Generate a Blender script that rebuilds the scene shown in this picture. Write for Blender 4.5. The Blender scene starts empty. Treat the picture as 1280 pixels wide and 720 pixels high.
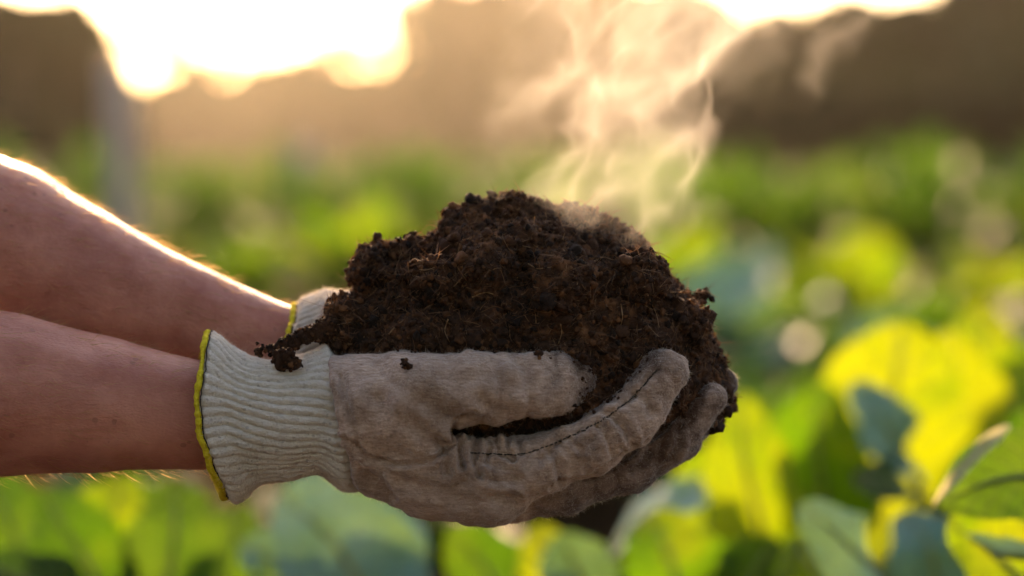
import bpy, math, random
import numpy as np
from mathutils import Vector, Matrix
from mathutils.bvhtree import BVHTree

random.seed(7)
RNG = np.random.default_rng(11)
scene = bpy.context.scene
COL = scene.collection
R = math.radians

# ------------------------------------------------------------------ frame
F_PX = 85.0 / 36.0 * 1280.0          # focal length in photo pixels
D = 1.16                             # focus distance (m)
S = D / F_PX                         # metres per pixel at the hands
PITCH = R(3.3)
CAM_Z = 0.60
HZ = CAM_Z - D * math.sin(PITCH)
M = Matrix.Translation((0, 0, HZ)) @ Matrix.Rotation(-PITCH, 4, 'X')
Mn = np.array(M)

def L(u, v, w):
    """pixel position + depth (in pixels) -> local sculpting frame"""
    k = 1.0 + w / F_PX
    return ((u - 640.0) * k, w, (360.0 - v) * k)

def to_world(V):
    V = np.asarray(V, dtype=float) * S
    return V @ Mn[:3, :3].T + Mn[:3, 3]

def at(u, v, d):
    """point seen at (u,v) at distance d metres"""
    return M @ Vector(((u - 640) * d / F_PX, d - D, (360 - v) * d / F_PX))

# ------------------------------------------------------------------ helpers
def np_mesh(name, V, Fc, mat=None, smooth=True, mats=None, midx=None, attr=None, uv=None):
    me = bpy.data.meshes.new(name)
    V = np.asarray(V, dtype=np.float32)
    if isinstance(Fc, list):
        me.from_pydata(V.tolist(), [], Fc)
    else:
        Fc = np.asarray(Fc, dtype=np.int32)
        n, k = Fc.shape
        me.vertices.add(len(V)); me.vertices.foreach_set('co', V.ravel())
        me.loops.add(n * k); me.loops.foreach_set('vertex_index', Fc.ravel())
        me.polygons.add(n)
        me.polygons.foreach_set('loop_start', np.arange(0, n * k, k, dtype=np.int32))
        me.polygons.foreach_set('loop_total', np.full(n, k, dtype=np.int32))
        me.update(calc_edges=True); me.validate()
    if attr is not None:
        a = me.attributes.new('tint', 'FLOAT', 'POINT'); a.data.foreach_set('value', np.asarray(attr, dtype=np.float32))
    if uv is not None:
        a = me.attributes.new('leaf_uv', 'FLOAT_VECTOR', 'POINT'); a.data.foreach_set('vector', np.asarray(uv, dtype=np.float32).ravel())
    me.polygons.foreach_set('use_smooth', [smooth] * len(me.polygons))
    for m in (mats or ([mat] if mat else [])): me.materials.append(m)
    if midx is not None: me.polygons.foreach_set('material_index', np.asarray(midx, dtype=np.int32))
    return me

def link(name, me, parent=None, **props):
    o = bpy.data.objects.new(name, me); COL.objects.link(o)
    if parent is not None: o.parent = parent
    for k, v in props.items(): o[k] = v
    return o

def mesh_obj(name, V, Fc, mat, parent=None, smooth=True, origin=None, attr=None, **props):
    V = np.asarray(V, dtype=float)
    o0 = np.zeros(3) if origin is None else np.asarray(origin, dtype=float)
    o = link(name, np_mesh(name, V - o0, Fc, mat, smooth, attr=attr), parent, **props)
    o.location = o0
    return o

_LAT = {}
def vnoise(P, scale, seed=0):
    if seed not in _LAT: _LAT[seed] = np.random.default_rng(seed).random((32, 32, 32)).astype(np.float32) * 2 - 1
    T = _LAT[seed]
    Q = np.asarray(P) / scale + seed * 3.17
    I = np.floor(Q).astype(np.int64); f = Q - I
    f = f * f * (3 - 2 * f)
    I &= 31; J = (I + 1) & 31
    x0, y0, z0 = I[..., 0], I[..., 1], I[..., 2]; x1, y1, z1 = J[..., 0], J[..., 1], J[..., 2]
    fx, fy, fz = f[..., 0], f[..., 1], f[..., 2]
    a = T[x0, y0, z0] * (1 - fx) + T[x1, y0, z0] * fx
    b = T[x0, y1, z0] * (1 - fx) + T[x1, y1, z0] * fx
    c = T[x0, y0, z1] * (1 - fx) + T[x1, y0, z1] * fx
    d = T[x0, y1, z1] * (1 - fx) + T[x1, y1, z1] * fx
    return (a * (1 - fy) + b * fy) * (1 - fz) + (c * (1 - fy) + d * fy) * fz

def surface_nets(F, org, h):
    Sg = F < 0
    nx, ny, nz = F.shape
    c = np.zeros((nx - 1, ny - 1, nz - 1), dtype=np.int8)
    offs = [(i, j, k) for i in (0, 1) for j in (0, 1) for k in (0, 1)]
    for (i, j, k) in offs:
        c += Sg[i:nx - 1 + i, j:ny - 1 + j, k:nz - 1 + k]
    act = (c > 0) & (c < 8)
    idx = -np.ones(act.shape, dtype=np.int64)
    A = np.argwhere(act); idx[act] = np.arange(len(A))
    acc = np.zeros((len(A), 3)); cnt = np.zeros(len(A))
    for a in offs:
        for ax in range(3):
            if a[ax] == 1: continue
            b = list(a); b[ax] = 1
            fa = F[A[:, 0] + a[0], A[:, 1] + a[1], A[:, 2] + a[2]]
            fb = F[A[:, 0] + b[0], A[:, 1] + b[1], A[:, 2] + b[2]]
            m = (fa < 0) != (fb < 0)
            t = np.where(m, fa / np.where(m, fa - fb, 1), 0)
            p = np.tile(np.array(a, dtype=float), (len(A), 1)); p[:, ax] = t
            acc += p * m[:, None]; cnt += m
    V = (A + acc / np.maximum(cnt, 1)[:, None]) * h + np.asarray(org)
    quads = []
    for ax in range(3):
        o1, o2 = [(1, 2), (2, 0), (0, 1)][ax]
        s0 = [slice(None)] * 3; s1 = [slice(None)] * 3
        s0[ax] = slice(0, -1); s1[ax] = slice(1, None)
        df = Sg[tuple(s0)] != Sg[tuple(s1)]
        E = np.argwhere(df)
        ok = (E[:, o1] > 0) & (E[:, o2] > 0) & (E[:, o1] < F.shape[o1] - 1) & (E[:, o2] < F.shape[o2] - 1)
        E = E[ok]
        def cell(d1, d2):
            q = E.copy(); q[:, o1] += d1; q[:, o2] += d2
            return idx[q[:, 0], q[:, 1], q[:, 2]]
        Q = np.stack([cell(-1, -1), cell(0, -1), cell(0, 0), cell(-1, 0)], 1)
        inside = Sg[E[:, 0], E[:, 1], E[:, 2]]
        Q[~inside] = Q[~inside][:, ::-1]
        quads.append(Q)
    Q = np.concatenate(quads); Q = Q[(Q >= 0).all(1)]
    return V, Q

def grid(lo, hi, h):
    ax = [np.arange(lo[i], hi[i] + h, h, dtype=np.float32) for i in range(3)]
    return np.stack(np.meshgrid(*ax, indexing='ij'), -1)

def smin(a, b, k):
    h = np.maximum(k - np.abs(a - b), 0) / k
    return np.minimum(a, b) - h * h * k * 0.25

def chain(P, pts, k=10.0):
    """smooth union of round cones through (x,y,z,r) points"""
    d = None
    for (a, b) in zip(pts[:-1], pts[1:]):
        A = np.array(a[:3], dtype=np.float32); B = np.array(b[:3], dtype=np.float32)
        ba = B - A; pa = P - A
        t = np.clip((pa @ ba) / max(float(ba @ ba), 1e-6), 0, 1)
        q = np.sqrt(((pa - t[..., None] * ba) ** 2).sum(-1)) - (a[3] + (b[3] - a[3]) * t)
        d = q if d is None else smin(d, q, k)
    return d

def vnormals(V, Q):
    fn = np.cross(V[Q[:, 2]] - V[Q[:, 0]], V[Q[:, 3 if Q.shape[1] > 3 else 1]] - V[Q[:, 1 if Q.shape[1] > 3 else 0]])
    N = np.zeros_like(V)
    for i in range(Q.shape[1]): np.add.at(N, Q[:, i], fn)
    return N / np.maximum(np.linalg.norm(N, axis=1, keepdims=True), 1e-9)

def seg_dist2d(P, poly):
    d = np.full(len(P), 1e9)
    for a, b in zip(poly[:-1], poly[1:]):
        a = np.array(a, float); b = np.array(b, float); ba = b - a
        t = np.clip(((P - a) @ ba) / (ba @ ba), 0, 1)
        d = np.minimum(d, np.linalg.norm(P - a - t[:, None] * ba, axis=1))
    return d

def catmull(pts, n):
    P = np.array(pts, dtype=float); P = np.vstack([2 * P[0] - P[1], P, 2 * P[-1] - P[-2]])
    out = []; m = len(P) - 3
    for q in np.linspace(0, m - 1e-6, n):
        i = int(q); t = q - i; a, b, c, d = P[i], P[i + 1], P[i + 2], P[i + 3]
        out.append(0.5 * (2 * b + (c - a) * t + (2 * a - 5 * b + 4 * c - d) * t * t + (3 * b - a - 3 * c + d) * t ** 3))
    return np.array(out)

class Soup:
    """collects many small pieces into one mesh"""
    def __init__(s): s.V = []; s.F = []; s.T = []; s.U = []; s.n = 0
    def add(s, V, Fc, tint=0.5, uv=None):
        V = np.asarray(V, float); s.V.append(V); s.U.append(np.zeros((len(V), 3)) if uv is None else np.asarray(uv, float)); s.F += [tuple(int(i) + s.n for i in f) for f in Fc]
        s.T.append(np.full(len(V), tint)); s.n += len(V)
    def tube(s, pts, r, sides=6, tint=0.5, cap=True):
        pts = np.asarray(pts, float); n = len(pts)
        r = np.broadcast_to(np.asarray(r, float), (n,))
        T = np.gradient(pts, axis=0); T /= np.maximum(np.linalg.norm(T, axis=1, keepdims=True), 1e-12)
        up = np.array([0.13, 0.21, 0.97]) if abs(T[0][2]) < 0.9 else np.array([1.0, 0.1, 0])
        V = []
        A = np.cross(T[0], up); A /= np.linalg.norm(A)
        for i in range(n):
            A = A - T[i] * (A @ T[i]); A /= np.linalg.norm(A); B = np.cross(T[i], A)
            for k in range(sides):
                a = 2 * math.pi * k / sides
                V.append(pts[i] + r[i] * (math.cos(a) * A + math.sin(a) * B))
        Fc = [(i * sides + k, i * sides + (k + 1) % sides, (i + 1) * sides + (k + 1) % sides, (i + 1) * sides + k)
              for i in range(n - 1) for k in range(sides)]
        if cap: Fc += [tuple(range(sides))[::-1], tuple((n - 1) * sides + k for k in range(sides))]
        s.add(V, Fc, tint)
    def obj(s, name, mat, parent=None, smooth=True, origin=None, **props):
        return mesh_obj(name, np.concatenate(s.V), s.F, mat, parent, smooth, origin, attr=np.concatenate(s.T), **props)

# ------------------------------------------------------------------ materials
def new_mat(name):
    m = bpy.data.materials.new(name); m.use_nodes = True
    nt = m.node_tree; nt.nodes.clear()
    out = nt.nodes.new('ShaderNodeOutputMaterial')
    return m, nt, out

def nd(nt, typ, **kw):
    n = nt.nodes.new(typ)
    for k, v in kw.items():
        if k.startswith('_'): setattr(n, k[1:], v)
        else:
            sock = n.inputs[int(k[1:])] if k[0] == 'i' and k[1:].isdigit() else n.inputs[k.replace('__', ' ')]
            if isinstance(v, bpy.types.NodeSocket): nt.links.new(v, sock)
            else: sock.default_value = v
    return n

def ramp(nt, fac, stops):
    n = nt.nodes.new('ShaderNodeValToRGB'); nt.links.new(fac, n.inputs[0])
    cr = n.color_ramp
    while len(cr.elements) < len(stops): cr.elements.new(0.5)
    for e, (p, c) in zip(cr.elements, stops): e.position = p; e.color = (*c, 1)
    return n.outputs[0]

def noise(nt, vec, scale, detail=3, rough=0.55, **kw):
    return nd(nt, 'ShaderNodeTexNoise', Vector=vec, Scale=scale, Detail=detail, Roughness=rough, **kw).outputs[0]

def math_n(nt, op, a, b=None, c=None, clamp=False):
    n = nt.nodes.new('ShaderNodeMath'); n.operation = op; n.use_clamp = clamp
    for i, v in enumerate((a, b, c)):
        if v is None: continue
        if isinstance(v, bpy.types.NodeSocket): nt.links.new(v, n.inputs[i])
        else: n.inputs[i].default_value = v
    return n.outputs[0]

def mixc(nt, fac, a, b):
    n = nt.nodes.new('ShaderNodeMix'); n.data_type = 'RGBA'
    for i, v in ((0, fac), (6, a), (7, b)):
        if isinstance(v, bpy.types.NodeSocket): nt.links.new(v, n.inputs[i])
        else: n.inputs[i].default_value = v if i == 0 else (*v, 1)
    return n.outputs[2]

def coords(nt): return nt.nodes.new('ShaderNodeTexCoord').outputs['Object']
def attr_tint(nt):
    a = nt.nodes.new('ShaderNodeAttribute'); a.attribute_name = 'tint'; return a.outputs['Fac']

def bump(nt, h, strength, dist, normal=None):
    n = nd(nt, 'ShaderNodeBump', Height=h, Strength=strength, Distance=dist)
    if normal is not None: nt.links.new(normal, n.inputs['Normal'])
    return n.outputs[0]

def leaf_mat(name, cols, trans, tfac, rough=0.62, spec=0.18):
    m, nt, out = new_mat(name)
    co = coords(nt)
    rnd = nt.nodes.new('ShaderNodeObjectInfo').outputs['Random']
    n1 = math_n(nt, 'MULTIPLY_ADD', math_n(nt, 'SUBTRACT', noise(nt, co, 16, 4), 0.5), 2.4, 0.5)
    t = attr_tint(nt)
    f = math_n(nt, 'ADD', math_n(nt, 'MULTIPLY', n1, 0.6), math_n(nt, 'ADD', math_n(nt, 'MULTIPLY', t, 0.45), math_n(nt, 'MULTIPLY_ADD', rnd, 0.3, -0.3)))
    c = ramp(nt, f, [(0.25, cols[0]), (0.75, cols[1])])
    tc = ramp(nt, f, [(0.25, trans[0]), (0.75, trans[1])])
    # small blemishes
    sp = nd(nt, 'ShaderNodeTexVoronoi', Vector=co, Scale=45).outputs['Distance']
    spm = math_n(nt, 'LESS_THAN', sp, 0.10)
    c = mixc(nt, math_n(nt, 'MULTIPLY', spm, 0.6), c, (0.16, 0.12, 0.03))
    ua = nt.nodes.new('ShaderNodeAttribute'); ua.attribute_name = 'leaf_uv'
    us = nd(nt, 'ShaderNodeSeparateXYZ'); nt.links.new(ua.outputs['Vector'], us.inputs[0])
    aq = math_n(nt, 'ABSOLUTE', math_n(nt, 'MULTIPLY', us.outputs[1], us.outputs[2]))
    wob = math_n(nt, 'MULTIPLY', noise(nt, co, 30, 2), 0.9)
    ph = math_n(nt, 'ADD', math_n(nt, 'SUBTRACT', math_n(nt, 'MULTIPLY', us.outputs[0], 8.0), math_n(nt, 'MULTIPLY', aq, 2.6)), wob)
    fr = math_n(nt, 'ABSOLUTE', math_n(nt, 'SUBTRACT', math_n(nt, 'FRACT', ph), 0.5))
    side = math_n(nt, 'SUBTRACT', 1.0, math_n(nt, 'MULTIPLY', fr, 10.0), clamp=True)
    midr = math_n(nt, 'SUBTRACT', 1.0, math_n(nt, 'MULTIPLY', aq, 16.0), clamp=True)
    vein = math_n(nt, 'MAXIMUM', math_n(nt, 'MULTIPLY', side, 0.7), midr)
    on = math_n(nt, 'GREATER_THAN', us.outputs[2], 0.001)
    vein = math_n(nt, 'MULTIPLY', vein, on)
    c = mixc(nt, math_n(nt, 'MULTIPLY', vein, 0.75), c, (0.24, 0.28, 0.12))
    tc = mixc(nt, math_n(nt, 'MULTIPLY', vein, 0.8), tc, (0.09, 0.15, 0.02))
    puck = nd(nt, 'ShaderNodeTexVoronoi', Vector=co, Scale=55, _feature='SMOOTH_F1').outputs['Distance']
    nb = bump(nt, math_n(nt, 'SUBTRACT', puck, math_n(nt, 'MULTIPLY', vein, 0.8)), 0.5, 0.006)
    p = nd(nt, 'ShaderNodeBsdfPrincipled', Base__Color=c, Roughness=rough, Normal=nb)
    p.inputs['Specular IOR Level'].default_value = spec
    tr = nd(nt, 'ShaderNodeBsdfTranslucent', Color=tc, Normal=nb)
    mx = nd(nt, 'ShaderNodeMixShader', i0=tfac, i1=p.outputs[0], i2=tr.outputs[0])
    nt.links.new(mx.outputs[0], out.inputs[0])
    return m

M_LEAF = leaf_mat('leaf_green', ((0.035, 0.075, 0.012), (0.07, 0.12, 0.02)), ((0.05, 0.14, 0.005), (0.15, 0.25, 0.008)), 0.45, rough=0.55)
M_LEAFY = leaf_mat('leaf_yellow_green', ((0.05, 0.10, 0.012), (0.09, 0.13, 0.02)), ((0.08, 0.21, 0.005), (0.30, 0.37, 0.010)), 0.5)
M_TEAL = leaf_mat('leaf_blue_green_sheen', ((0.09, 0.24, 0.19), (0.22, 0.42, 0.36)), ((0.12, 0.25, 0.03), (0.2, 0.36, 0.06)), 0.22, rough=0.62, spec=0.35)  # glaucous leaf green, lightened so the colour also carries the sky sheen
M_PALE = leaf_mat('leaf_pale_sunlit_edge', ((0.45, 0.47, 0.30), (0.6, 0.6, 0.42)), ((0.55, 0.5, 0.25), (0.7, 0.65, 0.35)), 0.5)  # pale colour stands in for sunlight on the folded leaf edge
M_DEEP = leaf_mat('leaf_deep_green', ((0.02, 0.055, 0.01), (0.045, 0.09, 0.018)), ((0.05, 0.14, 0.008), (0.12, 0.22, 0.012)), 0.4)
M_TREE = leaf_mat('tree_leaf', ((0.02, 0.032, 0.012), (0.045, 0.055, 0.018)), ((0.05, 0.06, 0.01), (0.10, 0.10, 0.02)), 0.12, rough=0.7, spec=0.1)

def simple_mat(name, c0, c1, scale, rough=0.8, bstr=0.4, bdist=0.002, detail=6, spec=0.3):
    m, nt, out = new_mat(name)
    co = coords(nt)
    n = noise(nt, co, scale, detail)
    c = ramp(nt, n, [(0.3, c0), (0.7, c1)])
    p = nd(nt, 'ShaderNodeBsdfPrincipled', Base__Color=c, Roughness=rough, Normal=bump(nt, n, bstr, bdist))
    p.inputs['Specular IOR Level'].default_value = spec
    nt.links.new(p.outputs[0], out.inputs[0])
    return m

M_STALK = simple_mat('stalk', (0.12, 0.19, 0.05), (0.25, 0.3, 0.12), 40, 0.8, spec=0.1)
M_GROUND = simple_mat('garden_soil', (0.03, 0.018, 0.01), (0.075, 0.045, 0.025), 12, 0.95, 0.8, 0.03, spec=0.0)
M_FIELD = simple_mat('grass_field', (0.04, 0.09, 0.012), (0.09, 0.14, 0.02), 0.6, 0.9, 0.5, 0.05, spec=0.0)
M_BARK = simple_mat('bark', (0.05, 0.035, 0.025), (0.12, 0.09, 0.06), 6, 0.95, 0.7, 0.03)
M_POST = simple_mat('weathered_wood', (0.30, 0.24, 0.2), (0.46, 0.38, 0.33), 22, 0.85, 0.5, 0.004)
M_SHIRT = simple_mat('shirt_cotton', (0.10, 0.12, 0.15), (0.13, 0.15, 0.18), 60, 0.9)
M_TROUS = simple_mat('denim', (0.03, 0.045, 0.09), (0.05, 0.07, 0.12), 120, 0.9)
M_HAIRH = simple_mat('head_hair', (0.03, 0.018, 0.01), (0.07, 0.04, 0.02), 90, 0.6, 0.9, 0.004)
M_YELLOW = simple_mat('yellow_binding', (0.58, 0.46, 0.02), (0.85, 0.70, 0.06), 700, 0.95, 1.0, 0.0014, spec=0.03)
M_THREAD = simple_mat('dark_thread', (0.035, 0.028, 0.02), (0.07, 0.05, 0.035), 900, 0.9)

# skin
def skin_mat():
    m, nt, out = new_mat('skin')
    co = coords(nt)
    big = noise(nt, co, 38, 6, 0.65)
    c = ramp(nt, big, [(0.3, (0.38, 0.115, 0.07)), (0.7, (0.62, 0.255, 0.17))])
    fr = nd(nt, 'ShaderNodeTexVoronoi', Vector=co, Scale=150).outputs['Distance']
    sel = noise(nt, co, 30, 2)
    frm = math_n(nt, 'MULTIPLY', math_n(nt, 'LESS_THAN', fr, 0.22), math_n(nt, 'GREATER_THAN', sel, 0.56))
    c = mixc(nt, math_n(nt, 'MULTIPLY', frm, 0.4), c, (0.2, 0.07, 0.04))
    st = nd(nt, 'ShaderNodeMapping', Vector=co); st.inputs['Scale'].default_value = (1, 2.2, 2.2)
    pores = nd(nt, 'ShaderNodeTexVoronoi', Vector=st.outputs[0], Scale=520).outputs['Distance']
    fine = noise(nt, st.outputs[0], 900, 3)
    lump = noise(nt, nd(nt, 'ShaderNodeMapping', Vector=co, Scale=(0.4, 1, 1)).outputs[0], 130, 3)
    n1 = bump(nt, pores, 0.35, 0.0006, bump(nt, lump, 0.35, 0.0025))
    n2 = bump(nt, fine, 0.3, 0.0004, n1)
    p = nd(nt, 'ShaderNodeBsdfPrincipled', Base__Color=c, Roughness=0.48, Normal=n2)
    p.inputs['Subsurface Weight'].default_value = 0.18
    p.inputs['Subsurface Radius'].default_value = (1.0, 0.35, 0.2)
    p.inputs['Subsurface Scale'].default_value = 0.006
    p.inputs['Specular IOR Level'].default_value = 0.45
    nt.links.new(p.outputs[0], out.inputs[0])
    return m
M_SKIN = skin_mat()

def fabric_mat(name, cols, dirt, scale_w, tfac, tcol, bstr=0.6, dirt_amt=0.5):
    m, nt, out = new_mat(name)
    co = coords(nt)
    mp = nd(nt, 'ShaderNodeMapping', Vector=co); mp.inputs['Rotation'].default_value = (0, R(12), 0)
    mp.inputs['Scale'].default_value = (0.35, 1, 1.6)
    wv = noise(nt, mp.outputs[0], scale_w, 4, 0.7)
    fine = noise(nt, co, scale_w * 1.6, 2)
    big = noise(nt, co, 22, 4, 0.6)
    c = ramp(nt, wv, [(0.3, cols[0]), (0.7, cols[1])])
    c = mixc(nt, math_n(nt, 'MULTIPLY', ramp(nt, big, [(0.45, (0, 0, 0)), (0.72, (1, 1, 1))]), dirt_amt), c, dirt)
    sp = nd(nt, 'ShaderNodeTexVoronoi', Vector=co, Scale=300).outputs['Distance']
    spm = math_n(nt, 'MULTIPLY', math_n(nt, 'LESS_THAN', sp, 0.24), math_n(nt, 'GREATER_THAN', noise(nt, co, 60, 2), 0.52))
    c = mixc(nt, math_n(nt, 'MULTIPLY', spm, 0.35), c, (0.14, 0.09, 0.06))
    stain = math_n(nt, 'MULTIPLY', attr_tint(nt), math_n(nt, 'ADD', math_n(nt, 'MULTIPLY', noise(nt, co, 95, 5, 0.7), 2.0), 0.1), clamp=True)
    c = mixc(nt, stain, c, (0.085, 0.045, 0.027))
    nb = bump(nt, wv, bstr, 0.0012); nb = bump(nt, fine, bstr * 0.9, 0.0008, nb)
    nb = bump(nt, nd(nt, 'ShaderNodeTexVoronoi', Vector=co, Scale=850).outputs['Distance'], 0.5, 0.0007, nb)
    nb = bump(nt, noise(nt, co, 110, 3), 0.5, 0.002, nb)
    p = nd(nt, 'ShaderNodeBsdfPrincipled', Base__Color=c, Roughness=0.95, Normal=nb)
    p.inputs['Specular IOR Level'].default_value = 0.1
    p.inputs['Sheen Weight'].default_value = 0.35
    p.inputs['Sheen Roughness'].default_value = 0.5
    tr = nd(nt, 'ShaderNodeBsdfTranslucent', Color=(*tcol, 1), Normal=nb)
    mx = nd(nt, 'ShaderNodeMixShader', i0=tfac, i1=p.outputs[0], i2=tr.outputs[0])
    nt.links.new(mx.outputs[0], out.inputs[0])
    return m
M_GLOVE = fabric_mat('worn_suede_cotton', ((0.30, 0.185, 0.13), (0.68, 0.49, 0.37)), (0.18, 0.11, 0.07), 520, 0.03, (0.5, 0.35, 0.2))
M_CUFF = fabric_mat('ribbed_knit', ((0.62, 0.54, 0.43), (0.92, 0.86, 0.75)), (0.50, 0.45, 0.34), 620, 0.16, (0.8, 0.7, 0.45), dirt_amt=0.35)

def fuzz_mat(name, col, tcol):
    m, nt, out = new_mat(name)
    d = nd(nt, 'ShaderNodeBsdfDiffuse', Color=(*col, 1))
    tr = nd(nt, 'ShaderNodeBsdfTranslucent', Color=(*tcol, 1))
    mx = nd(nt, 'ShaderNodeMixShader', i0=0.6, i1=d.outputs[0], i2=tr.outputs[0])
    nt.links.new(mx.outputs[0], out.inputs[0]); return m
M_FUZZ = fuzz_mat('lint_fuzz', (0.6, 0.55, 0.48), (0.8, 0.7, 0.55))
M_ARMHAIR = fuzz_mat('arm_hair', (0.22, 0.12, 0.06), (0.8, 0.52, 0.25))

def soil_mat():
    m, nt, out = new_mat('compost')
    co = coords(nt)
    t = attr_tint(nt)
    n1 = noise(nt, co, 45, 4); n2 = noise(nt, co, 420, 6, 0.7)
    f = math_n(nt, 'ADD', math_n(nt, 'MULTIPLY', n1, 0.5), math_n(nt, 'ADD', math_n(nt, 'MULTIPLY', n2, 0.4), math_n(nt, 'MULTIPLY_ADD', t, 0.34, -0.17)))
    c = ramp(nt, f, [(0.28, (0.014, 0.007, 0.0035)), (0.5, (0.062, 0.025, 0.010)), (0.74, (0.25, 0.105, 0.042))])
    nb = bump(nt, n2, 0.9, 0.0015); nb = bump(nt, noise(nt, co, 1300, 3), 0.7, 0.0006, nb)
    p = nd(nt, 'ShaderNodeBsdfPrincipled', Base__Color=c, Roughness=0.92, Normal=nb)
    p.inputs['Specular IOR Level'].default_value = 0.25
    nt.links.new(p.outputs[0], out.inputs[0]); return m
M_SOIL = soil_mat()
def fibre_mat():
    m, nt, out = new_mat('root_fibre')
    c = ramp(nt, attr_tint(nt), [(0.0, (0.03, 0.013, 0.006)), (0.6, (0.16, 0.075, 0.032)), (1.0, (0.45, 0.27, 0.14))])
    p = nd(nt, 'ShaderNodeBsdfPrincipled', Base__Color=c, Roughness=0.7)
    tr = nd(nt, 'ShaderNodeBsdfTranslucent', Color=c)
    mx = nd(nt, 'ShaderNodeMixShader', i0=0.3, i1=p.outputs[0], i2=tr.outputs[0])
    nt.links.new(mx.outputs[0], out.inputs[0]); return m
M_FIBRE = fibre_mat()

# ------------------------------------------------------------------ ribbons for hair / fuzz / fibres
def ribbons(P0, dirs, length, width, bend, segs=2, tint=None):
    """thin tapered crossed blades, returned in the frame of P0"""
    n = len(P0)
    rv = RNG.normal(size=(n, 3))
    side = np.cross(dirs, rv); side /= np.linalg.norm(side, axis=1, keepdims=True)
    V = np.zeros((n, 2 * segs + 1, 3))
    for i in range(segs):
        t = i / segs
        c = P0 + dirs * (length * t)[:, None] + bend * (length * t * t)[:, None]
        wd = (width * (1 - 0.6 * t))[:, None]
        V[:, 2 * i] = c - side * wd; V[:, 2 * i + 1] = c + side * wd
    V[:, 2 * segs] = P0 + dirs * length[:, None] + bend * length[:, None]
    k = 2 * segs + 1
    base = np.arange(n)[:, None] * k
    tris = []
    for i in range(segs - 1):
        a = 2 * i
        tris += [base + np.array([[a, a + 1, a + 3]]), base + np.array([[a, a + 3, a + 2]])]
    tris.append(base + np.array([[2 * segs - 2, 2 * segs - 1, 2 * segs]]))
    Fc = np.concatenate(tris)
    T = np.repeat(np.full(n, 0.5) if tint is None else tint, k)
    return V.reshape(-1, 3), Fc, T

def sample_surface(V, Q, n, mask=None):
    ctr = V[Q].mean(1)
    ar = np.linalg.norm(np.cross(V[Q[:, 2]] - V[Q[:, 0]], V[Q[:, 1]] - V[Q[:, 3]]), axis=1)
    if mask is not None: ar = ar * mask(ctr)
    pick = RNG.choice(len(Q), n, p=ar / ar.sum())
    w = RNG.dirichlet((1, 1, 1, 1), n)
    return (V[Q[pick]] * w[:, :, None]).sum(1), pick

# ================================================================== PERSON
def LP(u, v, w, r): return (*L(u, v, w), r)
# forearms follow the photograph; elbows, trunk, head and kneeling legs lie outside the frame
R_ELB, L_ELB = (-983, -110, -77), (-965, 330, 188)
r_arm = [LP(440, 520, 60, 56), LP(330, 518, 60, 60), LP(250, 518, 60, 68), LP(120, 505, 52, 88), LP(0, 492, 40, 105),
         LP(-150, 474, 0, 110), (*R_ELB, 88)]
r_up = [(*R_ELB, 92), (-1170, -200, 230, 112), (-1370, -290, 540, 122)]
l_arm = [LP(520, 452, 215, 50), LP(430, 444, 212, 54), LP(370, 440, 210, 58), LP(290, 418, 215, 66), LP(140, 372, 228, 94), LP(0, 312, 245, 118),
         LP(-120, 262, 275, 116), (*L_ELB, 88)]
l_up = [(*L_ELB, 92), (-1190, 450, 380, 112), (-1400, 590, 560, 122)]
zg = (0.0 - HZ) / S
def legs_field(P):
    d = None
    for sy in (-1, 1):
        th = chain(P, [(-1480, 150 + sy * 150, -640, 205), (-1000, 150 + sy * 230, zg + 420, 185), (-560, 150 + sy * 280, zg + 155, 135)], 40)
        shn = chain(P, [(-560, 150 + sy * 280, zg + 125, 118), (-1000, 150 + sy * 240, zg + 112, 108), (-1560, 150 + sy * 220, zg + 85, 66)], 30)
        ft = chain(P, [(-1560, 150 + sy * 220, zg + 85, 66), (-1800, 150 + sy * 220, zg + 55, 50)], 20)
        q = smin(th, smin(shn, ft, 30), 25)
        d = q if d is None else smin(d, q, 40)
    return d
def torso_field(P):
    t = None
    for dy in (-230, 0, 230):
        q = chain(P, [(-1380, 150 + dy, 430, 175), (-1430, 150 + dy * .85, 0, 175), (-1480, 150 + dy * 0.75, -620, 205)], 60)
        t = q if t is None else smin(t, q, 70)
    return smin(t, chain(P, [(-1390, -250, 545, 110), (-1390, 550, 555, 110)], 20), 90)
def head_field(P):
    f = np.float32
    h = (np.linalg.norm((P - np.array([-1340, 150, 1090], f)) / np.array([1.22, .98, 1.3], f), axis=-1) - 205)
    h = smin(h, chain(P, [(-1250, 150, 930, 120), (-1175, 150, 880, 62)], 20), 70)
    h = smin(h, chain(P, [(-1098, 150, 1085, 14), (-1078, 150, 1012, 24)], 10), 30)
    h = smin(h, chain(P, [(-1136, 112, 928, 13), (-1116, 150, 928, 15), (-1136, 188, 928, 13)], 8), 18)
    for sy in (-1, 1):
        h = smin(h, chain(P, [(-1350, 150 + sy * 202, 1100, 30), (-1362, 150 + sy * 198, 1030, 20)], 8), 14)
        e = np.linalg.norm(P - np.array([-1095, 150 + sy * 80, 1085], f), axis=-1) - 36
        h = np.maximum(h, -e); h = smin(h, e + 10, 6)
    return smin(h, chain(P, [(-1400, 150, 600, 150), (-1370, 150, 900, 125)], 30), 60)
def body_field(P):
    d = smin(chain(P, r_arm, 6), chain(P, r_up, 20), 30)
    d = smin(d, smin(chain(P, l_arm, 6), chain(P, l_up, 20), 30), 4)
    d = smin(d, torso_field(P), 60)
    d = smin(d, legs_field(P), 50)
    return smin(d, head_field(P), 40)
def polish(V, field, n=3, e=1.5):
    V = V.astype(np.float32)
    for _ in range(n):
        d = field(V)
        g = np.stack([field(V + np.eye(3, dtype=np.float32)[i] * e) - d for i in range(3)], -1) / e
        V = V - g * (np.clip(d, -6, 6) / np.maximum((g * g).sum(-1), 0.3))[..., None]
    return V.astype(float)
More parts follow.
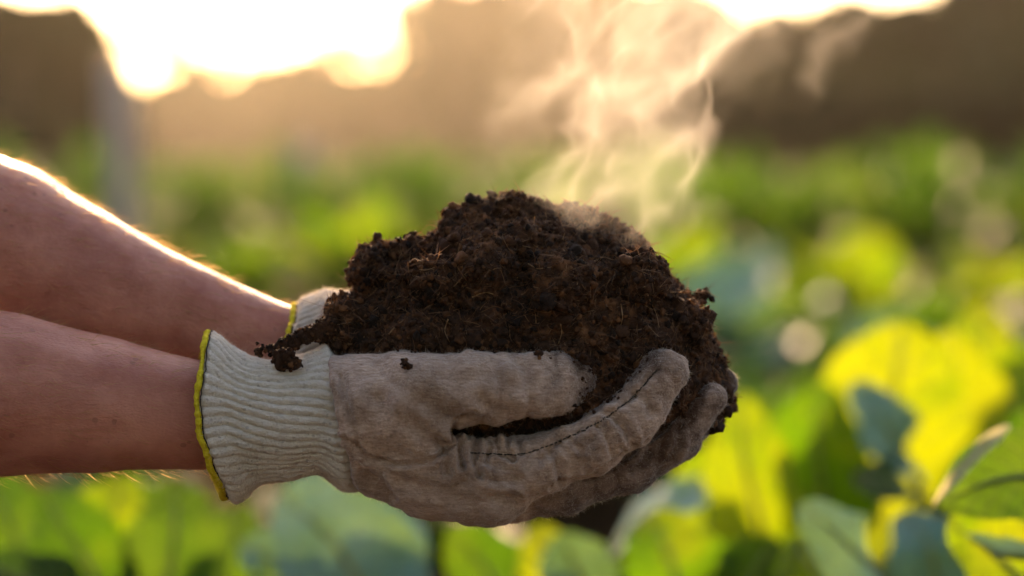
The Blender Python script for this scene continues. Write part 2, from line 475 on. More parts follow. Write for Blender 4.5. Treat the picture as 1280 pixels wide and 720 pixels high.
def build_field(lo, hi, h, field):
    return surface_nets(field(grid(lo, hi, h)), lo, h)

bV, bQ = build_field((-2000, -560, zg - 30), (-60, 880, 1450), 15.0, body_field)
bV = polish(bV, body_field)
bN = vnormals(bV, bQ)
bV += bN * (vnoise(bV, 90, 3) * 2.4 + vnoise(bV * np.array([0.35, 1, 1]), 26, 4) * 1.3)[:, None]
_k = 1 + bV[:, 1] / F_PX; _uv = np.stack([bV[:, 0] / _k + 640, 360 - bV[:, 2] / _k], 1); _fc = np.clip(-bN[:, 1] * 2, 0, 1)
for (_p, _w, _h, _side) in (([(262, 486), (190, 470), (120, 462), (40, 430), (-40, 420)], 8, 2.2, 0), ([(200, 472), (150, 500), (80, 516), (0, 520)], 7, 1.6, 0), ([(262, 540), (190, 552), (110, 566)], 12, 2.2, 0),
                       ([(350, 425), (280, 384), (190, 340), (90, 286), (0, 250)], 9, 2.4, 1), ([(280, 384), (220, 372), (130, 330)], 8, 1.8, 1)):
    _m = (bV[:, 1] > 120) if _side else (bV[:, 1] < 60)
    bV = bV + bN * (np.exp(-(seg_dist2d(_uv, _p) / _w) ** 2) * _h * _fc * _m)[:, None]
P_ORG = to_world([(-1200, 150, zg)])[0]
person = mesh_obj('person', to_world(bV), bQ, M_SKIN, origin=P_ORG,
                  label='person kneeling at left with bare forearms, holding out dark compost in gloved hands', category='person')
def pchild(name, V, Fc, mat, parent=person, smooth=True, attr=None, **kw):
    """child mesh with vertices given in world space; parents sit unrotated at P_ORG"""
    return link(name, np_mesh(name, np.asarray(V) - P_ORG, Fc, mat, smooth, attr=attr), parent, **kw)

shirt_f = lambda P: np.maximum(smin(smin(torso_field(P), chain(P, r_up[1:], 20), 50), chain(P, l_up[1:], 20), 50) - 14, P[..., 2] - 690)
sV, sQ = build_field((-1800, -560, -760), (-1000, 880, 740), 18.0, shirt_f)
sV += vnormals(sV, sQ) * (vnoise(sV, 120, 8) * 9)[:, None]
pchild('shirt', to_world(sV), sQ, M_SHIRT)
trous_f = lambda P: np.maximum(legs_field(P) - 12, -(P[..., 0] + 1650))
tV, tQ = build_field((-1720, -520, zg - 10), (-350, 820, -380), 18.0, trous_f)
tV += vnormals(tV, tQ) * (vnoise(tV, 110, 9) * 8)[:, None]
pchild('trousers', to_world(tV), tQ, M_TROUS)
hair_f = lambda P: np.maximum(head_field(P) - 16, np.maximum(-(P[..., 2] - 1075 + (P[..., 0] + 1300) * -0.55), P[..., 0] + 1150 - (P[..., 2] - 1150) * .25))
hV, hQ = build_field((-1640, -110, 850), (-1040, 410, 1420), 14.0, hair_f)
hV += vnormals(hV, hQ) * (vnoise(hV, 24, 5) * 7)[:, None]
pchild('hair', to_world(hV), hQ, M_HAIRH)

# hairs on the forearms
def arm_hairs():
    m = lambda c: ((c[:, 0] > -760) & (c[:, 0] < -285)).astype(float)
    P0, pick = sample_surface(bV, bQ, 9500, m)
    N = bN[bQ[pick, 0]]
    back = P0[:, 1] > 150 - (P0[:, 0] + 640) * 0.02
    drift = np.where(back[:, None], np.array([[0.80, 0.0, -0.35]]), np.array([[0.85, 0, -0.15]]))
    d = N * 0.55 + drift + RNG.normal(size=N.shape) * 0.28
    d /= np.linalg.norm(d, axis=1, keepdims=True)
    ln = RNG.uniform(10, 30, len(P0)); wd = RNG.uniform(0.16, 0.34, len(P0))
    bend = drift * 0.35 - N * 0.22 + RNG.normal(size=N.shape) * 0.12
    V, Fc, T = ribbons(P0, d, ln, wd, bend, 3)
    pchild('arm_hair', to_world(V), Fc, M_ARMHAIR)
arm_hairs()

# ------------------------------------------------------------------ gloves
top = np.array([(405, 470), (412, 430), (424, 392), (446, 358), (470, 340), (500, 322), (530, 308), (556, 288), (580, 274), (610, 266), (640, 262), (665, 268), (700, 268),
                (735, 274), (765, 284), (795, 300), (822, 325), (845, 352), (868, 380), (886, 410), (898, 440), (908, 470), (914, 500)], float)
WC = 140.0
def heap_field(P):
    x, y, z = P[..., 0], P[..., 1], P[..., 2]
    k = 1 + (y - 0) / F_PX
    u = x / k + 640; v = 360 - z / k
    H = 500 - np.interp(u, top[:, 0], top[:, 1], left=490, right=510)
    H = np.maximum(H, 4)
    h = 500 - v
    W = 158 * np.sqrt(np.clip(1 - np.abs((u - 660) / 262) ** 2.4, 0.01, 1))
    hh = np.where(h > 0, h / H, h / 62.0)
    e = np.sqrt(hh ** 2 + ((y - WC) / W) ** 2 + 1e-6)
    d = (e - 1) * np.minimum(np.minimum(H, W) + 20, 120)
    d = np.maximum(d, np.maximum(408 - u, np.maximum(u - 918, (u - 905) * 0.7 + (v - 508) * 0.7)))
    lumps = [(456, 336, 95, 14), (463, 324, 100, 13), (478, 322, 110, 15), (470, 342, 88, 16), (455, 350, 92, 12), (502, 322, 100, 13), (519, 312, 120, 13), (574, 283, 120, 24), (566, 268, 110, 11), (598, 268, 125, 20), (634, 262, 120, 20), (650, 272, 130, 19), (655, 300, 60, 26),
             (690, 276, 130, 16), (430, 392, 70, 22), (425, 425, 60, 20), (612, 330, 30, 34), (700, 350, 10, 40), (540, 350, 30, 32), (800, 350, 40, 36), (860, 420, 70, 30), (884, 452, 110, 20), (888, 480, 120, 18), (775, 405, 45, 34),
             (880, 372, 130, 8), (520, 420, 25, 30), (820, 425, 50, 30), (745, 450, 40, 28)]
    for (uu, vv, ww, rr) in lumps:
        c = np.array(L(uu, vv, ww), np.float32)
        d = smin(d, np.linalg.norm(P - c, axis=-1) - rr, 12)
    return d
def right_map(u, v, w, r): return LP(u, v, w, r)
def left_map(u, v, w, r):
    uu = 372 + (u - 262) * 0.80
    t = min(max((u - 262) / 640.0, 0), 1)
    return LP(uu, v - 76 * (1 - t) + (v < 480) * 10, 275 - w, r * 0.86)

def glove_field(mp):
    def c(pts): return [mp(*p) for p in pts]
    thumb = c([(430, 522, 25, 78), (520, 505, -6, 65), (588, 488, -26, 47), (650, 482, -24, 38), (690, 481, -12, 40), (713, 474, 0, 32)])
    palm1 = c([(440, 535, 45, 74), (530, 578, 20, 63), (612, 601, 6, 54)])
    palm2 = c([(440, 535, 110, 70), (530, 570, 110, 62), (600, 590, 105, 55)])
    index = c([(600, 602, 5, 53), (675, 580, -6, 39), (739, 556, -6, 39), (788, 521, 2, 36), (827, 466, 12, 33)])
    middle = c([(600, 603, 60, 53), (700, 598, 52, 44), (785, 580, 60, 35), (845, 548, 56, 31), (888, 499, 52, 22)])
    ring = c([(600, 596, 105, 50), (720, 584, 108, 38), (820, 560, 115, 30), (875, 520, 122, 24), (904, 482, 128, 18)])
    pinky = c([(590, 585, 150, 45), (690, 575, 155, 32), (780, 553, 160, 27), (830, 520, 165, 21)])
    sl_ = c([(562, 541, 5, 3), (600, 541, 5, 9), (655, 534, 5, 9), (722, 521, 5, 4)])
    slot = list(zip(sl_[:-1], sl_[1:]))
    wr = mp(418, 520, 60, 1); wr2 = mp(452, 530, 60, 1)
    def f(P):
        d = smin(chain(P, palm1, 20), chain(P, palm2, 20), 40)
        d = smin(d, chain(P, thumb, 14), 12)
        for i, g in enumerate((index, middle, ring, pinky)):
            d = smin(d, chain(P, g, 12), 3.5 if i else 7)
        # the dark slot between thumb and first finger
        for (a, b) in slot:
            A = np.array(a, np.float32); B = np.array(b, np.float32)
            q = P[..., [0, 2]] - A[[0, 2]]; ba = (B - A)[[0, 2]]
            t = np.clip((q @ ba) / float(ba @ ba), 0, 1)
            c_ = np.sqrt(((q - t[..., None] * ba) ** 2).sum(-1)) - (a[3] + (b[3] - a[3]) * t)
            c_ = np.maximum(c_, np.abs(P[..., 1] - mp(0, 0, 15, 1)[1]) - 62)
            d = -smin(-d, c_, 9)
        # cuff seam plane: u = 415 at the top to 455 at the bottom
        x = P[..., 0]; z = P[..., 2]
        k = (wr2[0] - wr[0]) / 34.0
        a = mp(415, 445, 60, 1); b = mp(452, 608, 60, 1)
        xs = a[0] + (b[0] - a[0]) * (z - a[2]) / (b[2] - a[2])
        return np.maximum(d, (xs - x) * 0.95)
    return f

creases = [
    ([(432, 546), (462, 572), (500, 581), (538, 576), (562, 560)], 3.0, 3.2),
    ([(566, 538), (572, 560), (577, 584)], 4, 5), ([(596, 556), (593, 575), (600, 592)], 4, 4.5),
    ([(618, 552), (626, 566), (640, 574)], 4, 4), ([(548, 548), (556, 566), (560, 590)], 5, 3.5),
    ([(646, 548), (650, 560), (645, 572)], 4, 3), ([(600, 596), (624, 604), (650, 600)], 5, 3),
    ([(470, 500), (500, 530), (540, 540)], 9, 3.0), ([(500, 602), (540, 612), (580, 604)], 7, 2.5),
    ([(458, 592), (474, 606), (486, 622)], 6, 4), ([(600, 500), (618, 512), (640, 514)], 8, 2.5),
    ([(676, 574), (690, 562), (700, 548)], 5, 2.5), ([(730, 560), (742, 548), (748, 534)], 5, 2.2), ([(560, 620), (600, 628), (640, 622)], 7, 2.5),
    ([(426, 470), (436, 510), (450, 560)], 4, 2.0), ([(686, 562), (698, 580), (700, 604)], 4, 2.6), ([(712, 550), (728, 566), (734, 590)], 3.5, 2.0),
    ([(762, 520), (782, 538), (792, 556)], 4.5, 2.8), ([(748, 532), (762, 552), (768, 572)], 3.5, 2.0), ([(655, 450), (664, 484), (660, 518)], 6, 2.2), ([(620, 452), (628, 484), (622, 512)], 6, 1.8),
    ([(790, 590), (806, 576), (812, 560)], 4, 2.2), ([(842, 572), (850, 556), (848, 536)], 4, 2.2),
    ([(528, 506), (560, 524), (598, 530)], 13, 4.0), ([(512, 520), (530, 545), (556, 556)], 8, 3.0), ([(590, 520), (574, 534), (560, 546)], 5, 3),
    ([(606, 548), (612, 562), (606, 580)], 3.5, 3.5), ([(636, 549), (634, 562), (640, 574)], 3.5, 3), ([(580, 590), (600, 612), (640, 628)], 8, 3),
    ([(560, 590), (580, 620), (600, 645)], 8, 2.6), ([(470, 460), (476, 490), (470, 520)], 12, 1.8), ([(640, 448), (655, 462), (650, 480)], 8, 2.0),
    ([(690, 446), (700, 462), (694, 480)], 5, 1.4), ([(770, 520), (782, 530), (788, 546)], 5, 2.4), ([(792, 492), (806, 500), (815, 515)], 5, 2.0), ([(690, 608), (740, 598), (790, 566), (832, 532), (856, 488)], 3.5, 2.2),
]
def make_glove(mp, front):
    fld = glove_field(mp)
    lo = (-330, -130 if front else 40, -320); hi = (330, 260 if front else 440, -60)
    if not front: lo = (-330, 40, -320); hi = (320, 440, 10)
    V, Q = build_field(lo, hi, 2.4 if front else 4.0, fld)
    N = vnormals(V, Q)
    disp = vnoise(V, 48, 1) * 4.0 + vnoise(V, 22, 2) * 2.4 + vnoise(V, 11, 6) * 1.6 + vnoise(V, 5.5, 5) * 0.8
    if front:
        k = 1 + V[:, 1] / F_PX
        UV = np.stack([V[:, 0] / k + 640, 360 - V[:, 2] / k], 1)
        facing = np.clip(-N[:, 1] * 2.0 + 0.3, 0, 1)
        for poly, wd, dp in creases:
            q = seg_dist2d(UV, poly) / wd
            disp -= 1.9 * dp * np.exp(-q * q) * facing
            disp += 1.0 * dp * np.exp(-((q - 2.2) ** 2)) * facing
        sd = seg_dist2d(UV, [(588, 566), (625, 568), (659, 566), (702, 550), (745, 530), (770, 513), (787, 500), (806, 480), (822, 462)])
        disp += facing * (-2.6 * np.exp(-(sd / 3.0) ** 2) + 1.2 * np.exp(-((sd - 6.5) / 3.5) ** 2) + 1.0 * np.sin(UV[:, 0] * 0.62 + UV[:, 1] * 0.25) * np.exp(-(sd / 9) ** 2))
        # seam ridge round the mouth of the glove
        a = V[:, 0] - (mp(415, 445, 60, 1)[0] + (mp(452, 608, 60, 1)[0] - mp(415, 445, 60, 1)[0]) * (V[:, 2] - mp(415, 445, 60, 1)[2]) / (mp(452, 608, 60, 1)[2] - mp(415, 445, 60, 1)[2]))
        disp += 1.6 * np.exp(-((a - 5) / 4) ** 2)
    V = V + N * disp[:, None]
    N = vnormals(V, Q)
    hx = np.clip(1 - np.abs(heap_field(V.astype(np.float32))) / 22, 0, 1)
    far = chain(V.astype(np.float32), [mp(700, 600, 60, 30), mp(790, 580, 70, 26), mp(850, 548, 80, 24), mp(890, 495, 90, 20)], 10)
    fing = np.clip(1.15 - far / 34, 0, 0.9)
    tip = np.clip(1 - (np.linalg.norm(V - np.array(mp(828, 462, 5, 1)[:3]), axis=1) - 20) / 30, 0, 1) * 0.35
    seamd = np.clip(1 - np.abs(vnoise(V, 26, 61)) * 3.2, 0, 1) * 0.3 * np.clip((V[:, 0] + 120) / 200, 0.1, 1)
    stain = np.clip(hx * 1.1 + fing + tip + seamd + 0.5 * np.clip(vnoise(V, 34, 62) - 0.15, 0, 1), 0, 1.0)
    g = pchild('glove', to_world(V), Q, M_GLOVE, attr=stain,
               label='worn beige work glove with cream ribbed cuff' if front else 'sunlit far glove half hidden behind the compost')
    return g, V, Q, N

gl, gV, gQ, gN = make_glove(right_map, True)
gl2, g2V, g2Q, g2N = make_glove(left_map, False)

# ------------------------------------------------------------------ ribbed cuffs
stations = [  # u_top, u_front, u_bottom, v_top, v_bottom, depth radius
    (262, 249, 284, 416, 617, 95), (266, 257, 293, 414, 627, 99), (277, 270, 306, 420, 623, 92), (290, 284, 320, 433, 607, 85), (312, 310, 333, 446, 601, 84),
    (345, 345, 362, 450, 598, 86), (375, 376, 388, 444, 593, 88), (398, 402, 408, 436, 598, 90), (408, 416, 430, 432, 611, 92),
    (414, 428, 450, 440, 612, 88), (432, 446, 470, 462, 596, 74)]
def cuff(mp, gp, stations=stations, name='cuff'):
    NT, NA = 150, 480
    st = catmull(stations, NT)
    th = np.linspace(0, 2 * np.pi, NA, endpoint=False)
    c, s_ = np.cos(th)[None], np.sin(th)[None]
    cp = np.maximum(c, 0) ** 1.6; cm = np.maximum(-c, 0) ** 1.6
    U = st[:, 1:2] + (st[:, 0:1] - st[:, 1:2]) * cp + (st[:, 2:3] - st[:, 1:2]) * cm
    vc = (st[:, 3:4] + st[:, 4:5]) / 2; rv = (st[:, 4:5] - st[:, 3:4]) / 2
    t = np.linspace(0, 1, NT)[:, None]
    tw = th[None] + 0.16 * np.sin(t * 5 + 1.0) * np.ones_like(c) + 0.05 * np.sin(th[None] * 3 + t * 9)
    nz = vnoise(np.stack([U, 60 + 90 * s_ + 0 * U, 90 * c + 0 * U], -1), 38, 12)
    nz2 = vnoise(np.stack([U, 60 + 90 * s_ + 0 * U, 90 * c + 0 * U], -1), 9, 13)
    kn = vnoise(np.stack([U, 60 + 90 * s_ + 0 * U, 90 * c + 0 * U], -1), 3.5, 14)
    rib = np.abs(np.sin(tw * 22)) ** 0.55 * 5.2 - 3.6
    fade = np.clip(t / 0.03, 0.25, 1)
    r = rib * fade + nz * 4.0 + nz2 * 1.1 + kn * 0.5
    # soft wrinkles across the wrist
    r += 2.6 * np.sin(t * 20 + th[None] * 1.3 + nz * 2) * np.clip((t - 0.45) * 3, 0, 1) * np.clip(-c + 0.4, 0, 1)
    V = vc - (rv + r) * c; W = 60 - (st[:, 5:6] + r) * s_
    pts = np.array([mp(a, b, w_, 1)[:3] for a, b, w_ in zip(U.ravel(), V.ravel(), W.ravel())]).reshape(NT, NA, 3)
    ctr = pts.mean(1, keepdims=True)
    inn = ctr + (pts - ctr) * 0.945
    allp = np.concatenate([inn[::-1], pts], 0)
    n2 = len(allp)
    i, j = np.meshgrid(np.arange(n2 - 1), np.arange(NA), indexing='ij'); j2 = (j + 1) % NA
    Fc = np.stack([i * NA + j, (i + 1) * NA + j, (i + 1) * NA + j2, i * NA + j2], -1).reshape(-1, 4)
    o = pchild(name, to_world(allp.reshape(-1, 3)), Fc, M_CUFF, gp)
    # binding round the open end
    sp = Soup(); ring = pts[1]; n = 240
    idx = (np.arange(n + 1) * NA // n) % NA
    path = np.array([ring[k] + (ring[k] - ctr[1, 0]) * 0.012 + np.array([-3.5, 0, 0]) for k in idx])
    path[:, 0] += vnoise(path, 22, 31) * 3.0 + vnoise(path, 6, 36) * 1.0; path[:, 1] += vnoise(path, 14, 32) * 1.0
    sp.tube(to_world(path), (3.7 + 1.5 * vnoise(path, 11, 33) + 1.5 * vnoise(path, 4, 35) + 1.6 * np.clip(-np.cos(np.linspace(0, 2 * np.pi, n + 1)), 0, 1)) * S, 10, cap=False)
    sp.obj('x', M_YELLOW); b = bpy.context.scene.collection.objects['x']; hem = b.data
    bpy.data.objects.remove(b); hem.transform(Matrix.Translation(-Vector(P_ORG)))
    link('cuff_binding', hem, gp)
    sp = Soup(); path2 = path + np.array([5.5, 0, 0]) + (path - ctr[1, 0]) * 0.025
    path2[:, 0] += vnoise(path2, 6, 34) * 0.9
    sp.tube(to_world(path2), 0.95 * S, 5, cap=False)
    V2 = np.concatenate(sp.V)
    pchild('hem_thread', V2, sp.F, M_THREAD, gp, attr=np.concatenate(sp.T))
    return pts, Fc
cp1, _ = cuff(right_map, gl)
st2 = [list(q) for q in stations]
for q, vt in zip(st2, (448, 440, 434, 430, 424, 420, 418, 420, 428, 440, 462)): q[3] = vt
for q, vb in zip(st2, (612, 612, 608)): q[4] = vb
cp2, _ = cuff(left_map, gl2, st2)

# dark stitching along the first finger
bvh = BVHTree.FromPolygons([tuple(p) for p in gV], [tuple(int(i) for i in q) for q in gQ])
def on_glove(u, v, tree=None):
    o = Vector((0, -F_PX, 0)); d = (Vector(L(u, v, 0)) - o).normalized()
    h = (tree or bvh).ray_cast(o, d)
    return (np.array(h[0]), np.array(h[1])) if h[0] is not None else None
line = catmull([(588, 566), (625, 568), (659, 566), (702, 550), (745, 530), (770, 513), (787, 500), (806, 480), (822, 462)], 64)
sp = Soup()
for k in range(0, 63, 1):
    a = on_glove(*line[k]); b = on_glove(*(line[k] * 0.35 + line[k + 1] * 0.65 + RNG.normal(size=2) * 0.8))
    if a is None or b is None: continue
    pa, pb = a[0] + a[1] * 0.2, b[0] + b[1] * 0.2
    if np.linalg.norm(pa - pb) > 12: continue
    sp.tube(to_world([pa, (pa + pb) / 2 + a[1] * 0.7, pb]), 1.0 * S, 5)
V2 = np.concatenate(sp.V); pchild('stitching', V2, sp.F, M_THREAD, gl, attr=np.concatenate(sp.T))

# lint on gloves and cuffs
def fuzz(V, Q, N, n, ln, parent, name='lint'):
    P0, pick = sample_surface(V, Q, n)
    d = N[Q[pick, 0]] * 0.8 + RNG.normal(size=(n, 3)) * 0.5
    d /= np.linalg.norm(d, axis=1, keepdims=True)
    Vr, Fr, T = ribbons(P0, d, RNG.uniform(ln * 0.3, ln, n), RNG.uniform(0.10, 0.17, n), RNG.normal(size=(n, 3)) * 0.45, 2)
    pchild(name, to_world(Vr), Fr, M_FUZZ, parent)
fuzz(gV, gQ, gN, 34000, 5.5, gl)
def grid_q(pts):
    n, m = pts.shape[:2]; i, j = np.meshgrid(np.arange(n - 1), np.arange(m), indexing='ij'); j2 = (j + 1) % m
    return pts.reshape(-1, 3), np.stack([i * m + j, (i + 1) * m + j, (i + 1) * m + j2, i * m + j2], -1).reshape(-1, 4)
for pts, g in ((cp1, gl), (cp2, gl2)):
    cV, cQ = grid_q(pts); cN = vnormals(cV, cQ)
    if (cN * (cV - cV.mean(0))).sum() < 0: cN = -cN
    fuzz(cV, cQ, cN, 15000, 6.0, g, 'cuff_lint')

# ================================================================== COMPOST
lo, hi = (-260, -50, -230), (320, 320, 130)
hh_ = 2.3
G = grid(lo, hi, hh_)
F = heap_field(G)
band = np.abs(F) < 26
Pb = G[band]
n1 = vnoise(Pb, 42, 21); n2 = vnoise(Pb, 17, 22); n3 = vnoise(Pb, 8, 23); n4 = vnoise(Pb, 4.2, 24)
F[band] += (np.abs(n2) * 11 - 3.5) + n1 * 8 + (np.abs(n3) * 7 - 2.2) + n4 * 2.6
sV_, sQ_ = surface_nets(F, lo, hh_); del G, F, Pb
sN_ = vnormals(sV_, sQ_)
# loose crumbs pressed into the surface
ico = bpy.data.meshes.new('t'); import bmesh
bm = bmesh.new(); bmesh.ops.create_icosphere(bm, subdivisions=2, radius=1); bm.verts.ensure_lookup_table()
IV = np.array([v.co[:] for v in bm.verts]); IF = np.array([[v.index for v in f.verts] for f in bm.faces]); bm.free()
def crumbs(P0, rad, tints):
    n = len(P0); k = len(IV)
    Vs = np.zeros((n, k, 3))
    for i in range(n):
        q = IV * RNG.uniform(0.6, 1.25, 3)
        q = q * (1 + 0.6 * vnoise(q + i * 7.3, 0.75, 41)[:, None] + 0.38 * vnoise(q + i * 3.1, 0.4, 42)[:, None])
        ax = RNG.normal(size=3); ax /= np.linalg.norm(ax)
        Rm = np.array(Matrix.Rotation(RNG.uniform(0, 6.28), 3, Vector(ax)))
        Vs[i] = P0[i] + (q @ Rm.T) * rad[i]
    Fc = (np.arange(n)[:, None, None] * k + IF[None]).reshape(-1, 3)
    return Vs.reshape(-1, 3), Fc, np.repeat(tints, k)
vis = lambda c: (c[:, 2] > -175).astype(float) * (0.35 + (c[:, 1] < 170))
P0, pk = sample_surface(sV_, sQ_, 5200, vis)
rad = RNG.uniform(0.8, 2.2, len(P0)) ** 2
rad = np.clip(rad, 1.1, 5.0)
big = RNG.random(len(P0)) < 0.02
rad = np.where(big, RNG.uniform(5.5, 11.5, len(P0)), rad)
cV, cF, cT = crumbs(P0 + sN_[sQ_[pk, 0]] * (rad * 0.3)[:, None], rad, RNG.uniform(0.0, 1.0, len(P0)) ** 1.2)
gsel = np.abs(heap_field(gV[gQ[:, 0]].astype(np.float32)) - 5) < 11
gsel &= gV[gQ[:, 0], 1] < 60
gi = RNG.choice(np.where(gsel)[0], 260)
gr = RNG.uniform(0.9, 3.0, 260)
eV, eF, eT = crumbs(gV[gQ[gi, 0]] + gN[gQ[gi, 0]] * (gr * 0.4)[:, None], gr, RNG.uniform(0.1, .7, 260))
cF = np.concatenate([cF, eF + len(cV)]); cV = np.concatenate([cV, eV]); cT = np.concatenate([cT, eT])
V = np.concatenate([sV_, cV])
Fl = np.concatenate([np.stack([sQ_[:, 0], sQ_[:, 1], sQ_[:, 2]], 1), np.stack([sQ_[:, 0], sQ_[:, 2], sQ_[:, 3]], 1), cF + len(sV_)])
tt = np.concatenate([np.clip(0.5 + 0.5 * vnoise(sV_, 12, 44), 0, 1), cT])
H_ORG = to_world([(40, 140, -150)])[0]
heap = mesh_obj('compost_heap', to_world(V), Fl, M_SOIL, origin=H_ORG, attr=tt,
                label='big dark brown mound of steaming fibrous compost held in the cupped gloved hands', category='compost')
# fibres
def fibres(n, lmin, lmax, wmin, wmax, tmin, tmax):
    P0, pk = sample_surface(sV_, sQ_, n, vis)
    N = sN_[sQ_[pk, 0]]
    tg = np.cross(N, RNG.normal(size=N.shape)); tg /= np.linalg.norm(tg, axis=1, keepdims=True)
    d = tg + N * RNG.uniform(-0.1, 0.2, n)[:, None]; d /= np.linalg.norm(d, axis=1, keepdims=True)
    P0 = P0 + N * 1.2
    ln = RNG.uniform(lmin, lmax, n)
    bend = RNG.normal(size=N.shape) * 0.5 - N * 0.15
    return ribbons(P0, d, ln, RNG.uniform(wmin, wmax, n), bend, 4, RNG.uniform(tmin, tmax, n))
a = fibres(15000, 5, 19, 0.3, 0.8, 0.1, 0.75); b = fibres(650, 12, 30, 0.25, 0.5, 0.4, 0.85)
V = np.concatenate([a[0], b[0]]); Fc = np.concatenate([a[1], b[1] + len(a[0])]); T = np.concatenate([a[2], b[2]])
fo = link('plant_fibres', np_mesh('plant_fibres', to_world(V) - H_ORG, Fc, M_FIBRE, True, attr=T), heap, kind='stuff')
# the larger pale rootlets one can tell apart
hb = BVHTree.FromPolygons([tuple(p) for p in sV_], [tuple(int(i) for i in q) for q in sQ_])
roots = [[(806, 358), (812, 375), (820, 392), (824, 410)], [(776, 380), (778, 398), (773, 414)], [(486, 418), (497, 406), (507, 400)], [(520, 336), (532, 338), (546, 334)],
         [(590, 372), (606, 366), (622, 370)], [(700, 400), (702, 416), (698, 430)], [(660, 330), (672, 336), (690, 334)], [(838, 366), (862, 364), (884, 368)], [(560, 400), (556, 414), (562, 428)], [(740, 330), (752, 322), (768, 326)]]
for rt in roots:
    pts = []
    for q in catmull(rt, 10):
        h = on_glove(q[0], q[1], hb)
        if h is not None: pts.append(h[0] + np.array([0, -2.0, 0.5]))
    if len(pts) > 4:
        s2 = Soup(); s2.tube(to_world(pts) - H_ORG, np.linspace(0.95, 0.35, len(pts)) * S, 6)
        link('rootlet', np_mesh('rootlet', np.concatenate(s2.V), s2.F, M_FIBRE, True, attr=np.full(s2.n, 0.93)), heap)

# soil fallen on the cuff and on the thumb
cb = BVHTree.FromPolygons([tuple(p) for p in cp1.reshape(-1, 3)], [tuple(int(i) for i in q) for q in grid_q(cp1)[1]])
def clod(blobs, label, n=160, seed=0, sc=1.0):
    rs = np.random.default_rng(seed)
    pts = [(*L(u, v, w), r) for (u, v, w, r) in blobs]
    A = np.array(pts)
    lo = A[:, :3].min(0) - 24; hi = A[:, :3].max(0) + 24
    Gc = grid(lo, hi, 1.6)
    d = None
    for p in pts:
        q = np.linalg.norm(Gc - np.array(p[:3], np.float32), axis=-1) - p[3]
        d = q if d is None else smin(d, q, 6)
    d += -(np.abs(vnoise(Gc, 9, 51 + seed)) * 5 - 2) + vnoise(Gc, 4.5, 52) * 2.2
    V, Q = surface_nets(d, lo, 1.6)
    N = vnormals(V, Q)
    if n:
        P0, pk = sample_surface(V, Q, n)
        rad = RNG.uniform(0.9, 3.0, n)
        cV, cF, cT = crumbs(P0 + N[Q[pk, 0]] * 0.8, rad, RNG.uniform(0, 1, n))
        tr = np.concatenate([np.stack([Q[:, 0], Q[:, 1], Q[:, 2]], 1), np.stack([Q[:, 0], Q[:, 2], Q[:, 3]], 1), cF + len(V)])
        T = np.concatenate([np.full(len(V), .45), cT]); VV = np.concatenate([V, cV])
    else:
        tr = Q; T = np.full(len(V), .45); VV = V
    W_ = to_world(VV); og = W_.mean(0); og[2] = W_[:, 2].min()
    mesh_obj('soil_clod', W_, tr, M_SOIL, origin=og, attr=T, label=label, category='soil clod', group='bits of compost fallen on the glove')
clod([(412, 408, 50, 14), (398, 416, 45, 13), (382, 420, 40, 11), (366, 427, 35, 10), (352, 433, 32, 9), (338, 437, 30, 8), (324, 441, 28, 6), (322, 430, 28, 3.5)],
     'long ragged strip of compost spilled along the top of the ribbed cuff', 240, 1)
clod([(356, 446, 2, 11), (368, 455, -4, 9), (350, 458, 0, 6), (346, 448, 8, 7)], 'dark lump of compost lying on the ribbed cuff below the spilled strip', 70, 2)
clod([(507, 455, -66, 5.5), (511, 459, -68, 4)], 'small dark crumb stuck to the glove near the base of the thumb', 12, 3)
clod([(728, 446, -32, 6), (735, 452, -30, 5)], 'dark crumb resting on the tip of the gloved thumb', 14, 4)
clod([(676, 441, -52, 4)], 'tiny crumb on the middle of the gloved thumb', 8, 5)

